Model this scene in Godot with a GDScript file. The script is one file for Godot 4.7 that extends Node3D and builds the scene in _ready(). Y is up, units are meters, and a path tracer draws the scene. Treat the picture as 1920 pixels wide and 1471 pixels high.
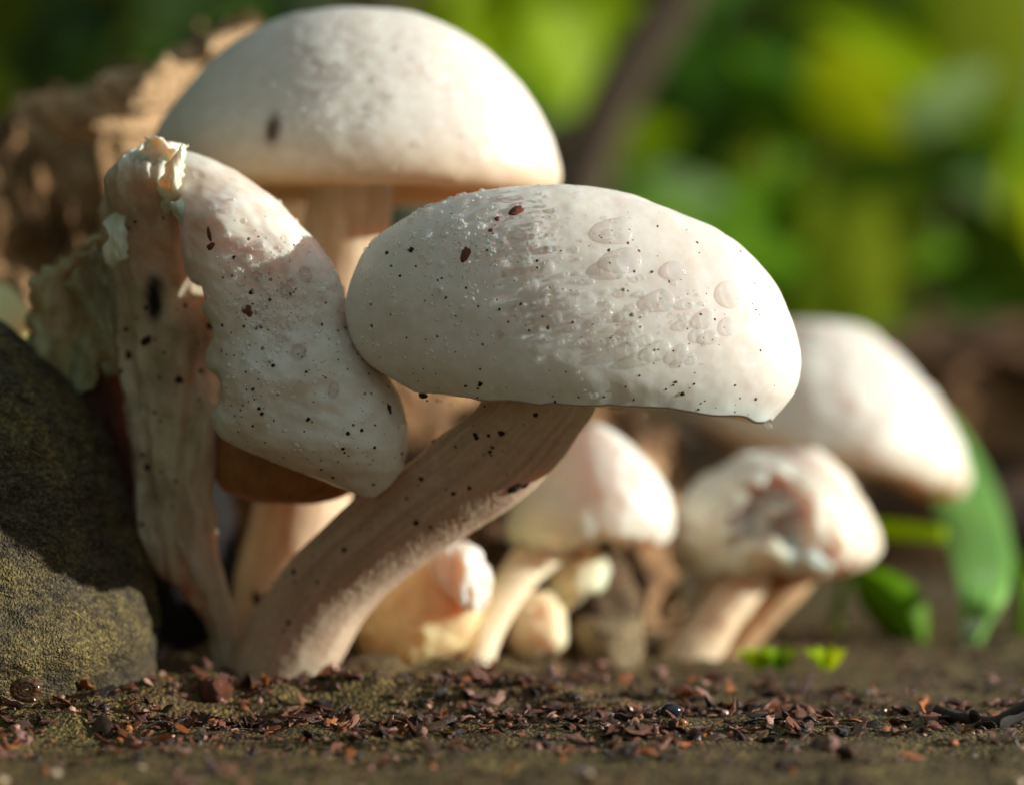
extends Node3D
# Pale mushrooms growing beside a mossy stone, seen close up from ground level.

const S := 8.3333e-5          # metres per photo pixel in the plane of focus
const FOCUS := 0.36           # metres from lens to plane z = 0
const EYE := Vector3(0, 0.0515, 0.36)
const NONE = null

var rng := RandomNumberGenerator.new()
var noise_soft := FastNoiseLite.new()
var noise_mid := FastNoiseLite.new()
var noise_fine := FastNoiseLite.new()
var M := {}
var T := {}
var used := {}
var lens_mesh := []
var lit_from := 0.0
var lit_above := 0.0
var fleck_mesh: ArrayMesh


# ------------------------------------------------------------------ helpers: naming and parenting

func numbered(called: String) -> String:
	var n: int = used.get(called, 0)
	used[called] = n + 1
	return called if n == 0 else "%s_%03d" % [called, n]


func tag(o: Node, label := "", category := "", group := "", kind := "") -> Node:
	if label: o.set_meta("label", label)
	if category: o.set_meta("category", category)
	if group: o.set_meta("group", group)
	if kind: o.set_meta("kind", kind)
	return o


func thing(called: String, where: Vector3, label: String, category: String, group := "") -> Node3D:
	var o := Node3D.new()
	o.name = numbered(called)
	add_child(o, true)
	o.position = where
	tag(o, label, category, group)
	return o


func part(called: String, mesh: Mesh, mat: Material, parent: Node3D, kind := "") -> MeshInstance3D:
	# meshes are modelled in world coordinates and set back to the base of their thing
	var o := MeshInstance3D.new()
	o.name = called
	o.mesh = mesh
	o.material_override = mat
	parent.add_child(o, true)
	if parent != self:
		var up: Node = parent
		var off := Vector3.ZERO
		while up != self:
			off += (up as Node3D).position
			up = up.get_parent()
		o.position = -off
	if kind: o.set_meta("kind", kind)
	return o


func single(called: String, mesh: Mesh, mat: Material, label: String, category: String, group := "", kind := "") -> MeshInstance3D:
	var o := MeshInstance3D.new()
	o.name = numbered(called)
	o.mesh = mesh
	o.material_override = mat
	add_child(o, true)
	tag(o, label, category, group, kind)
	return o


# ------------------------------------------------------------------ helpers: photo measurements to places

func at(px: float, py: float, z: float) -> Vector3:
	var k := S * (FOCUS - z) / FOCUS
	return Vector3((px - 960.0) * k, EYE.y - (py - 735.5) * k, z)


func seen(p: Vector3) -> Vector2:
	var k := S * (FOCUS - p.z) / FOCUS
	return Vector2(960.0 + p.x / k, 735.5 - (p.y - EYE.y) / k)


func lin(hex: String) -> Color:
	return Color(hex).srgb_to_linear()


# ------------------------------------------------------------------ helpers: surfaces

func smooth_path(pts: Array, n: int) -> Array:
	# Catmull-Rom through arrays of numbers, n samples spaced evenly by row index
	var out := []
	var m := pts.size()
	for i in n:
		var t := float(i) / float(n - 1) * float(m - 1)
		var k := mini(int(t), m - 2)
		var f := t - k
		var a: Array = pts[maxi(k - 1, 0)]
		var b: Array = pts[k]
		var c: Array = pts[k + 1]
		var d: Array = pts[mini(k + 2, m - 1)]
		var row := []
		for q in b.size():
			row.append(0.5 * (2.0 * b[q] + (c[q] - a[q]) * f + (2.0 * a[q] - 5.0 * b[q] + 4.0 * c[q] - d[q]) * f * f + (3.0 * b[q] - a[q] - 3.0 * c[q] + d[q]) * f * f * f))
		out.append(row)
	return out


func even_path(pts: Array, n: int) -> PackedVector2Array:
	# the same curve through points, spaced evenly by length
	var dense := smooth_path(pts, (pts.size() - 1) * 14 + 1)
	var lens := PackedFloat32Array([0.0])
	for i in range(1, dense.size()):
		lens.append(lens[i - 1] + Vector2(dense[i][0] - dense[i - 1][0], dense[i][1] - dense[i - 1][1]).length())
	var out := PackedVector2Array()
	var k := 0
	for i in n:
		var want := lens[lens.size() - 1] * float(i) / float(n - 1)
		while k < dense.size() - 2 and lens[k + 1] < want:
			k += 1
		var f := (want - lens[k]) / maxf(lens[k + 1] - lens[k], 1e-6)
		out.append(Vector2(lerpf(dense[k][0], dense[k + 1][0], f), lerpf(dense[k][1], dense[k + 1][1], f)))
	return out


func skin(rows: Array, loop: bool, tint = NONE) -> ArrayMesh:
	# one smooth skin over rows of points; loops are closed by fans at both ends, so the body is solid
	var n: int = rows[0].size()
	var m := rows.size()
	var v := PackedVector3Array()
	for r in rows:
		v.append_array(r)
	var idx := PackedInt32Array()
	for i in m - 1:
		for j in (n if loop else n - 1):
			var a := i * n + j
			var b := i * n + (j + 1) % n
			idx.append(a); idx.append(b); idx.append(a + n)
			idx.append(b); idx.append(b + n); idx.append(a + n)
	if loop:
		for e in 2:
			var row: PackedVector3Array = rows[0] if e == 0 else rows[m - 1]
			var c := Vector3.ZERO
			for p in row: c += p
			v.append(c / n)
			var base := 0 if e == 0 else (m - 1) * n
			for j in n:
				var a := base + j
				var b := base + (j + 1) % n
				if e == 0:
					idx.append(v.size() - 1); idx.append(b); idx.append(a)
				else:
					idx.append(v.size() - 1); idx.append(a); idx.append(b)
	return finish(v, idx, loop, tint, n, m)


func finish(v: PackedVector3Array, idx: PackedInt32Array, solid: bool, tint = NONE, n := 1, m := 1) -> ArrayMesh:
	if solid:
		var vol := 0.0
		var c := v[0]
		for t in range(0, idx.size(), 3):
			vol += (v[idx[t]] - c).dot((v[idx[t + 1]] - c).cross(v[idx[t + 2]] - c))
		if vol > 0.0:  # front faces run clockwise
			for t in range(0, idx.size(), 3):
				var q := idx[t + 1]
				idx[t + 1] = idx[t + 2]
				idx[t + 2] = q
	var nor := PackedVector3Array()
	nor.resize(v.size())
	for t in range(0, idx.size(), 3):
		var a := idx[t]
		var b := idx[t + 1]
		var c2 := idx[t + 2]
		var f := (v[c2] - v[a]).cross(v[b] - v[a])
		nor[a] += f
		nor[b] += f
		nor[c2] += f
	for i in nor.size():
		nor[i] = nor[i].normalized() if nor[i].length_squared() > 1e-30 else Vector3.UP
	var arr := []
	arr.resize(Mesh.ARRAY_MAX)
	arr[Mesh.ARRAY_VERTEX] = v
	arr[Mesh.ARRAY_NORMAL] = nor
	arr[Mesh.ARRAY_INDEX] = idx
	if tint != null:
		var col := PackedColorArray()
		col.resize(v.size())
		for i in v.size():
			col[i] = tint.call(v[i], nor[i], float(i % n) / n, float(i / n) / m)
		arr[Mesh.ARRAY_COLOR] = col
	var mesh := ArrayMesh.new()
	mesh.add_surface_from_arrays(Mesh.PRIMITIVE_TRIANGLES, arr)
	return mesh


func loft(spec: Array, nrow: int, nring: int, power := 1.0, wobble = NONE) -> Array:
	# spec rows: left x, left y, right x, right y (photo pixels), z of the middle, front bulge, back bulge (metres)
	var rows := []
	for r in smooth_path(spec, nrow):
		var l := at(r[0], r[1], r[4])
		var q := at(r[2], r[3], r[4])
		var mid := (l + q) * 0.5
		var half := (q - l) * 0.5
		var row := PackedVector3Array()
		for j in nring:
			var a := TAU * j / nring
			var c := cos(a)
			var s := sin(a)
			c = signf(c) * pow(absf(c), power)
			s = signf(s) * pow(absf(s), power)
			row.append(mid + half * c + Vector3(0, 0, (r[5] if s > 0.0 else r[6]) * s))
		rows.append(row)
	if wobble != null:
		for i in rows.size():
			for j in nring:
				rows[i][j] = wobble.call(rows[i][j], float(i) / (rows.size() - 1), float(j) / nring)
	return rows


func roughen(rows: Array, amp: float, freq: float, ridged := false) -> Array:
	# pushes every point out from the middle of its row by noise, in metres
	for i in rows.size():
		var c := Vector3.ZERO
		for p in rows[i]: c += p
		c /= rows[i].size()
		var row: PackedVector3Array = rows[i]
		for j in row.size():
			var p: Vector3 = row[j]
			var w := noise_mid.get_noise_3dv(p * freq)
			if ridged: w = 1.0 - 2.6 * absf(w)
			row[j] = p + (p - c).normalized() * amp * w
		rows[i] = row
	return rows


func dome(left: Array, right: Array, zc: float, front: float, back: float, attach: Vector3, nrow: int, nring: int, rim_wave := 0.0004, gills := 90, hollow := 0.45, lump := 0.0003, turned := 0.0) -> Array:
	# cap: meridians from apex to rim on the left and on the right (photo pixels), depth of front and back (metres)
	var l := even_path(left, nrow)
	var r := even_path(right, nrow)
	var widest := 0.0
	for i in nrow:
		widest = maxf(widest, (r[i] - l[i]).length())
	var rows := []
	for i in nrow:
		var v := float(i) / (nrow - 1)
		var a := at(l[i].x, l[i].y, zc)
		var b := at(r[i].x, r[i].y, zc)
		if i == 0:
			b = at(r[0].x + 2.0, r[0].y, zc)
			a = at(l[0].x - 2.0, l[0].y, zc)
		var w := (r[i] - l[i]).length() / widest
		if i == 0: w = 4.0 / widest
		var row := PackedVector3Array()
		for j in nring:
			var t := TAU * j / nring
			var s := sin(t)
			var p := (a + b) * 0.5 + (b - a) * 0.5 * cos(t) + Vector3(0, 0, (front if s > 0.0 else back) * s * w - turned * cos(t) * w)
			p.y += noise_soft.get_noise_2d(cos(t) * 60.0, s * 60.0) * rim_wave * 4.0 * pow(v, 6.0)
			var o := (p - attach).normalized()
			p += o * noise_mid.get_noise_3dv(p * 90.0) * lump
			row.append(p)
		rows.append(row)
	var rim: PackedVector3Array = rows[nrow - 1]
	var steps := 14
	for k in range(1, steps + 1):
		var s := float(k) / steps
		var row := PackedVector3Array()
		for j in nring:
			var p := rim[j].lerp(attach, s * 0.94)
			var lift := (attach.y - rim[j].y) * (pow(s, hollow) - s)
			p.y += lift + sin(TAU * j / nring * gills) * 0.0006 * sin(PI * minf(1.0, s * 1.1)) * (1.0 if k > 1 else 0.0)
			if k == 1: p.y -= 0.0002
			row.append(p)
		rows.append(row)
	return rows


# ------------------------------------------------------------------ helpers: drops and specks

func lookup(mesh: ArrayMesh) -> Dictionary:
	# the points of a surface that face the photographer, by where they are seen
	var arr := mesh.surface_get_arrays(0)
	var v: PackedVector3Array = arr[Mesh.ARRAY_VERTEX]
	var nrm: PackedVector3Array = arr[Mesh.ARRAY_NORMAL]
	var cells := {}
	for i in v.size():
		if nrm[i].dot(EYE - v[i]) > 0.02 * FOCUS:
			var p := seen(v[i])
			var key := Vector2i(int(p.x / 16.0), int(p.y / 16.0))
			if not cells.has(key): cells[key] = []
			cells[key].append(i)
	return {"v": v, "n": nrm, "cells": cells}


func find(look: Dictionary, px: float, py: float) -> Array:
	var best := -1
	var bd := 900.0
	var c := Vector2i(int(px / 16.0), int(py / 16.0))
	for dx in [-1, 0, 1]:
		for dy in [-1, 0, 1]:
			for i in look.cells.get(c + Vector2i(dx, dy), []):
				var d: float = seen(look.v[i]).distance_squared_to(Vector2(px, py))
				if d < bd:
					bd = d
					best = i
	if best < 0: return []
	var p: Vector3 = look.v[best]
	var n: Vector3 = look.n[best]
	var ray := (at(px, py, 0.0) - EYE).normalized()
	var den := ray.dot(n)
	if absf(den) > 0.15:
		p = EYE + ray * ((p - EYE).dot(n) / den)
	return [p, n]


func make_lens(height: float, sink: float) -> ArrayMesh:
	var rows := []
	var nr := 8
	for i in nr:
		var t := float(i) / (nr - 1)
		var a := t * PI * 0.5
		var row := PackedVector3Array()
		for j in 18:
			var q := TAU * j / 18.0
			var rad := maxf(sin(a), 0.03)
			row.append(Vector3(cos(q) * rad, cos(a) * height, sin(q) * rad))
		rows.append(row)
	var low := PackedVector3Array()
	for j in 18:
		var q := TAU * j / 18.0
		low.append(Vector3(cos(q) * 0.93, -sink, sin(q) * 0.93))
	rows.append(low)
	return skin(rows, true)


func drop_frame(p: Vector3, n: Vector3, r: float, stretch: float, turn: float) -> Transform3D:
	var x := Vector3.DOWN - n * Vector3.DOWN.dot(n)
	x = x.normalized() if x.length() > 0.05 else Vector3.RIGHT
	x = x.rotated(n, turn)
	var z := x.cross(n).normalized()
	return Transform3D(Basis(x * r * stretch, n * r, z * r), p)


func drops_on(owner_part: Node3D, look: Dictionary, list: Array, off: Vector3) -> void:
	# list entries: x, y, diameter (photo pixels), stretch
	for d in list.slice(0, 290):
		var f := find(look, d[0], d[1])
		if f.is_empty(): continue
		var o := MeshInstance3D.new()
		o.name = "water_droplet"
		o.mesh = lens_mesh[rng.randi() % lens_mesh.size()]
		o.material_override = M.water if d[0] > lit_from or d[1] < lit_above else M.drop
		owner_part.add_child(o, true)
		var k: float = S * (FOCUS - f[0].z) / FOCUS
		o.transform = drop_frame(f[0], f[1], d[2] * 0.5 * k, d[3], rng.randf_range(-0.3, 0.3))


func scatter_on(owner_part: Node3D, look: Dictionary, called: String, mesh: Mesh, mat: Material, spots: Array, off: Vector3, flat := 1.0) -> void:
	var xf := []
	for d in spots:
		var f := find(look, d[0], d[1])
		if f.is_empty(): continue
		var k: float = S * (FOCUS - f[0].z) / FOCUS
		var t := drop_frame(f[0], f[1], d[2] * 0.5 * k, d[3], rng.randf() * TAU)
		t.basis = t.basis * Basis.from_scale(Vector3(1, flat, 1))
		xf.append(t)
	if xf.is_empty(): return
	var mm := MultiMesh.new()
	mm.transform_format = MultiMesh.TRANSFORM_3D
	mm.mesh = mesh
	mm.instance_count = xf.size()
	for i in xf.size():
		mm.set_instance_transform(i, xf[i])
	var o := MultiMeshInstance3D.new()
	o.name = called
	o.multimesh = mm
	o.material_override = mat
	owner_part.add_child(o, true)
	o.set_meta("kind", "stuff")


func spread(x0: float, y0: float, x1: float, y1: float, n: int, dmin: float, dmax: float, stretch := 1.4) -> Array:
	var out := []
	for i in n:
		var u := rng.randf()
		out.append([rng.randf_range(x0, x1), rng.randf_range(y0, y1), lerpf(dmin, dmax, u * u * u), rng.randf_range(1.0, stretch)])
	return out


func cloud(cx: float, cy: float, sx: float, sy: float, n: int, dmin: float, dmax: float, stretch := 1.4) -> Array:
	var out := []
	for i in n:
		var u := rng.randf()
		out.append([rng.randfn(cx, sx), rng.randfn(cy, sy), lerpf(dmin, dmax, u * u * u), rng.randf_range(1.0, stretch)])
	return out


# ------------------------------------------------------------------ materials

func noise_tex(kind: int, freq: float, oct: int, ramp: Array, size := 512, seed_ := 1) -> NoiseTexture2D:
	var f := FastNoiseLite.new()
	f.noise_type = kind
	f.frequency = freq
	f.fractal_octaves = oct
	f.seed = seed_
	var t := NoiseTexture2D.new()
	t.noise = f
	t.width = size
	t.height = size
	t.seamless = true
	if ramp.size():
		var g := Gradient.new()
		var offs := PackedFloat32Array()
		var cols := PackedColorArray()
		for r in ramp:
			offs.append(r[0])
			cols.append(Color(r[1]))
		g.offsets = offs
		g.colors = cols
		t.color_ramp = g
	return t


func stuff_mat(called: String, rough: float, opts := {}) -> StandardMaterial3D:
	var m := StandardMaterial3D.new()
	m.resource_name = called
	m.roughness = rough
	m.albedo_color = opts.get("color", Color.WHITE)
	m.vertex_color_use_as_albedo = opts.get("vertex", true)
	m.metallic_specular = opts.get("spec", 0.5)
	if opts.has("sss"):
		m.subsurf_scatter_enabled = true
		m.subsurf_scatter_strength = opts.sss
	if opts.has("coat"):
		m.clearcoat_enabled = true
		m.clearcoat = opts.coat
		m.clearcoat_roughness = opts.get("coat_rough", 0.15)
	if opts.has("tex") or opts.has("bump"):
		m.uv1_triplanar = true
		m.uv1_scale = Vector3.ONE * float(opts.get("scale", 60.0))
	if opts.has("tex"):
		m.albedo_texture = opts.tex
	if opts.has("bump"):
		m.heightmap_enabled = true
		m.heightmap_texture = opts.bump
		m.heightmap_scale = opts.depth
	if opts.has("back"):
		m.backlight_enabled = true
		m.backlight = opts.back
	return m


func make_materials() -> void:
	T.fbm = noise_tex(FastNoiseLite.TYPE_SIMPLEX_SMOOTH, 0.012, 5, [], 512, 3)
	T.grit = noise_tex(FastNoiseLite.TYPE_SIMPLEX_SMOOTH, 0.05, 4, [], 512, 5)
	T.cell = noise_tex(FastNoiseLite.TYPE_CELLULAR, 0.04, 3, [], 512, 7)
	T.rock = noise_tex(FastNoiseLite.TYPE_SIMPLEX_SMOOTH, 0.03, 6, [[0.2, "#5a5648"], [0.45, "#8d8670"], [0.6, "#b9ae8c"], [0.8, "#fff6d8"]], 512, 9)
	T.bark = noise_tex(FastNoiseLite.TYPE_SIMPLEX_SMOOTH, 0.02, 5, [[0.2, "#8a7a66"], [0.5, "#c8b49a"], [0.75, "#fff0dc"]], 512, 11)
	T.soil = noise_tex(FastNoiseLite.TYPE_SIMPLEX_SMOOTH, 0.04, 5, [[0.25, "#4a463c"], [0.5, "#8f8870"], [0.62, "#b8ae8a"], [0.8, "#fff4dc"]], 512, 13)
	T.flesh = noise_tex(FastNoiseLite.TYPE_SIMPLEX_SMOOTH, 0.015, 4, [[0.2, "#f2efe8"], [0.5, "#f8f6f1"], [0.8, "#ffffff"]], 512, 15)
	M.cap = stuff_mat("pale wet mushroom skin", 0.5, {"sss": 0.36, "spec": 0.35, "coat": 0.45, "coat_rough": 0.34, "tex": T.flesh, "bump": T.fbm, "depth": 0.004, "scale": 45.0})
	M.thin = stuff_mat("thin mushroom flesh", 0.5, {"sss": 0.55, "spec": 0.35, "coat": 0.2, "coat_rough": 0.35, "tex": T.flesh, "bump": T.fbm, "depth": 0.006, "scale": 60.0})
	M.stem = stuff_mat("fibrous mushroom stem", 0.7, {"sss": 0.25, "tex": T.flesh, "bump": T.fbm, "depth": 0.014, "scale": 110.0})
	M.water = stuff_mat("water", 0.02, {"vertex": false, "color": Color(0.97, 0.98, 1.0, 0.12), "coat": 1.0, "coat_rough": 0.02})
	M.water.transparency = BaseMaterial3D.TRANSPARENCY_ALPHA
	M.bead = stuff_mat("whitened water", 0.03, {"vertex": false, "color": Color(0.98, 0.98, 0.97, 0.32), "coat": 1.0, "coat_rough": 0.03})  # white body imitates the sparkle of sunlight focused inside drops
	M.bead.transparency = BaseMaterial3D.TRANSPARENCY_ALPHA
	M.drop = stuff_mat("clear water", 0.015, {"vertex": false, "color": Color(1, 1, 1, 0.0)})
	M.drop.refraction_enabled = true
	M.drop.refraction_scale = 0.033
	M.dirt = stuff_mat("dark dirt", 0.8, {"vertex": false, "color": Color(0.13, 0.1, 0.075)})
	M.dust = stuff_mat("brown dust", 0.8, {"vertex": false, "color": Color(0.4, 0.31, 0.22)})
	M.rust = stuff_mat("rust brown scrap", 0.7, {"vertex": false, "color": Color(0.42, 0.22, 0.11)})
	M.stone = stuff_mat("mossy stone", 0.85, {"tex": T.rock, "bump": T.grit, "depth": 0.11, "scale": 75.0})
	M.wood = stuff_mat("rotten wood", 0.85, {"tex": T.bark, "bump": T.grit, "depth": 0.15, "scale": 30.0})
	M.soil = stuff_mat("damp soil", 0.8, {"tex": T.soil, "bump": T.grit, "depth": 0.1, "scale": 40.0})
	M.litter = stuff_mat("litter", 0.3, {"vertex": true, "coat": 0.3, "coat_rough": 0.2, "bump": T.grit, "depth": 0.02, "scale": 250.0})
	M.wet = stuff_mat("wet grit", 0.12, {"coat": 0.5, "coat_rough": 0.05})
	M.twig = stuff_mat("dark wet twig", 0.5, {"vertex": false, "color": Color(0.16, 0.11, 0.08), "bump": T.grit, "depth": 0.05, "scale": 200.0})
	M.shell = stuff_mat("dark glossy shell", 0.2, {"coat": 0.6})
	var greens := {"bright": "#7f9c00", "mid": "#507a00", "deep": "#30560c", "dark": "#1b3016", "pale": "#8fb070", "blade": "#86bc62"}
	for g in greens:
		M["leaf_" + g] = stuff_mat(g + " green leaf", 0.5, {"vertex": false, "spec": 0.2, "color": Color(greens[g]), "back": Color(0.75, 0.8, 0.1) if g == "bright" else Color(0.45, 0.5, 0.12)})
	M.branch = stuff_mat("brown branch", 0.8, {"vertex": false, "color": Color(0.27, 0.2, 0.12), "bump": T.grit, "depth": 0.3, "scale": 12.0})


func _ready() -> void:
	# ------------------------------------------------------------------ camera, sky, sun, exposure
	var cam := Camera3D.new()
	cam.name = "camera"
	add_child(cam)
	cam.position = EYE
	cam.fov = rad_to_deg(2.0 * atan(735.5 * S / FOCUS))
	cam.near = 0.02
	cam.far = 300.0
	var lens := CameraAttributesPhysical.new()
	lens.frustum_focal_length = 100.0
	lens.exposure_aperture = 100.0 / 12.0
	lens.frustum_focus_distance = FOCUS - 0.004
	cam.attributes = lens
	cam.fov = rad_to_deg(2.0 * atan(735.5 * S / FOCUS))
	cam.current = true

	var sky_mat := ProceduralSkyMaterial.new()
	sky_mat.sky_top_color = Color(0.76, 0.83, 0.84)
	sky_mat.sky_horizon_color = Color(0.50, 0.41, 0.17)
	sky_mat.ground_horizon_color = Color(0.34, 0.28, 0.15)
	sky_mat.ground_bottom_color = Color(0.20, 0.20, 0.13)
	sky_mat.sky_curve = 0.2
	var sky := Sky.new()
	sky.sky_material = sky_mat
	var env := Environment.new()
	env.background_mode = Environment.BG_SKY
	env.sky = sky
	env.background_energy_multiplier = 0.45
	env.tonemap_mode = Environment.TONE_MAPPER_LINEAR
	env.tonemap_exposure = 1.36
	env.sdfgi_enabled = true
	env.ssao_enabled = true
	env.ssil_enabled = true
	var we := WorldEnvironment.new()
	we.name = "world"
	we.environment = env
	add_child(we)

	var sun := DirectionalLight3D.new()
	sun.name = "sun"
	sun.light_color = Color(1.0, 0.97, 0.925)
	sun.light_energy = 1.55
	sun.light_angular_distance = 0.5
	sun.shadow_enabled = true
	add_child(sun)
	sun.look_at_from_position(Vector3(1.0, 0.26, 0.075), Vector3.ZERO, Vector3.UP)

	# ------------------------------------------------------------------ shared
	rng.seed = 7
	noise_soft.seed = 2
	noise_soft.frequency = 0.012
	noise_mid.seed = 4
	noise_mid.frequency = 1.0
	noise_mid.fractal_octaves = 4
	noise_fine.seed = 8
	noise_fine.frequency = 1.0
	noise_fine.noise_type = FastNoiseLite.TYPE_SIMPLEX_SMOOTH
	make_materials()
	lens_mesh = [make_lens(0.7, 0.1), make_lens(0.85, 0.1), make_lens(1.0, 0.12)]
	fleck_mesh = lump(300)

	build_ground()
	build_background()
	build_log_and_stones()
	build_mushrooms()
	build_plants()
	build_litter()


# ------------------------------------------------------------------ the setting

func ground_height(x: float, z: float) -> float:
	var near := clampf(1.0 - Vector2(x, z + 0.05).length() / 0.6, 0.0, 1.0)
	var h := noise_mid.get_noise_2d(x * 45.0, z * 45.0) * 0.0012 + noise_mid.get_noise_2d(x * 260.0 + 9.0, z * 260.0) * 0.0005
	var edge := lerpf(-0.014, 0.008, smoothstep(-0.045, -0.07, x))
	var pile := 0.0034 * smoothstep(edge + 0.010, edge - 0.008, z) * smoothstep(0.05, -0.02, x) * smoothstep(-0.3, -0.15, z) * (1.0 + 0.9 * noise_mid.get_noise_2d(x * 60.0 + 7.0, z * 60.0))
	return h * (0.3 + 0.7 * near) - 0.0003 + pile


func axis(dense0: float, dense1: float, step: float, reach: float) -> PackedFloat32Array:
	var mid := PackedFloat32Array()
	var x := dense0
	while x < dense1:
		mid.append(x)
		x += step
	var up := PackedFloat32Array()
	var s := step
	x = dense1
	while x < reach:
		up.append(x)
		s *= 1.5
		x += s
	up.append(reach)
	var down := PackedFloat32Array()
	s = step
	x = dense0
	while x > -reach:
		s *= 1.5
		x -= s
		down.append(maxf(x, -reach))
	down.reverse()
	return down + mid + up


func build_ground() -> void:
	var xs := axis(-0.16, 0.16, 0.0014, 90.0)
	var zs := axis(-0.24, 0.09, 0.0014, 90.0)
	var rows := []
	for z in zs:
		var row := PackedVector3Array()
		for x in xs:
			row.append(Vector3(x, ground_height(x, z), z))
		rows.append(row)
	var green := lin("#978a4c")
	var brown := lin("#8e744a")
	var pale := lin("#bcab74")
	var mesh := skin(rows, false, func(p, _n, _u, _v):
		var a := clampf(0.5 + noise_mid.get_noise_2d(p.x * 30.0, p.z * 30.0 + 5.0), 0.0, 1.0)
		var b := clampf(noise_mid.get_noise_2d(p.x * 90.0 + 40.0, p.z * 90.0) * 1.4, 0.0, 1.0)
		return green.lerp(brown, a).lerp(pale, b))
	var o := single("ground", mesh, M.soil, "flat mossy olive brown ground strewn with grit under the mushrooms", "ground", "", "structure")
	o.mesh = mesh


func leaf_shape(length: float, width: float, fold: float, droop: float) -> ArrayMesh:
	var rows := []
	var n := 9
	for i in n:
		var t := float(i) / (n - 1)
		var w := width * 0.5 * pow(sin(PI * pow(clampf(t, 0.02, 0.985), 0.8)), 0.8)
		var row := PackedVector3Array()
		for j in 5:
			var s := (j - 2) / 2.0
			row.append(Vector3(s * w, t * length * (1.0 - 0.1 * droop), absf(s) * w * fold - droop * length * t * t * 0.5 + 0.02 * w * sin(t * 9.0 + s)))
		rows.append(row)
	return skin(rows, false)


func leaf_on(plant: Node3D, mesh: Mesh, mat: Material, where: Vector3, dir: Vector3, face: Vector3, size: float) -> void:
	var o := MeshInstance3D.new()
	o.name = "leaf"
	o.mesh = mesh
	o.material_override = mat
	plant.add_child(o, true)
	var y := dir.normalized()
	var z := (face - y * face.dot(y)).normalized()
	var x := y.cross(z)
	o.transform = Transform3D(Basis(x * size, y * size, z * size), where - plant.position)


func tube(pts: Array, radii: Array, sides := 10, steps := 24) -> ArrayMesh:
	var path := []
	for i in pts.size():
		path.append([pts[i].x, pts[i].y, pts[i].z, radii[i]])
	var s := smooth_path(path, steps)
	var rows := []
	for i in steps:
		var p := Vector3(s[i][0], s[i][1], s[i][2])
		var a: Array = s[maxi(i - 1, 0)]
		var b: Array = s[mini(i + 1, steps - 1)]
		var d := Vector3(b[0] - a[0], b[1] - a[1], b[2] - a[2]).normalized()
		var x := d.cross(Vector3(0.31, 0.2, 0.93)).normalized()
		var y := d.cross(x).normalized()
		var row := PackedVector3Array()
		for j in sides:
			var q := TAU * j / sides
			row.append(p + (x * cos(q) + y * sin(q)) * s[i][3])
		rows.append(row)
	return skin(rows, true)


var leaf_mesh := []

func shrub(called: String, label: String, category: String, group: String, base: Vector3, spots: Array) -> void:
	# spots: px, py, z, length (metres), material key, direction angle in the picture (degrees), tilt of the face
	var t := thing(called, base, label, category, group)
	var joints := {}
	for s in spots:
		var p := at(s[0], s[1], s[2])
		var ang := deg_to_rad(s[5])
		var dir := Vector3(cos(ang), sin(ang), rng.randf_range(-0.3, 0.3)).normalized()
		var root: Vector3 = p - dir * s[3] * 0.5
		var face := Vector3(s[6], 0.35, 0.75).normalized()
		leaf_on(t, leaf_mesh[rng.randi() % leaf_mesh.size()], M["leaf_" + s[4]], root, dir, face, s[3])
		var key := int(s[0] / 260.0)
		if not joints.has(key): joints[key] = []
		joints[key].append(root)
	for key in joints:
		var list: Array = joints[key]
		list.sort_custom(func(a, b): return a.y < b.y)
		var pts := [base + Vector3(0, -0.01, 0)]
		var rad := [0.006]
		for i in list.size():
			if list[i].y > pts[-1].y + 0.02:
				pts.append(list[i])
				rad.append(lerpf(0.005, 0.002, float(i) / list.size()))
		if pts.size() > 1:
			part("stem", tube(pts, rad, 8, 16), M.branch, t)


func random_leaves(x0: float, y0: float, x1: float, y1: float, z0: float, z1: float, n: int, smin: float, smax: float, mats: Array) -> Array:
	var out := []
	for i in n:
		out.append([rng.randf_range(x0, x1), rng.randf_range(y0, y1), rng.randf_range(z0, z1), rng.randf_range(smin, smax), mats[rng.randi() % mats.size()], rng.randf_range(-160, 160), rng.randf_range(-0.8, 0.8)])
	return out


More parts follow.
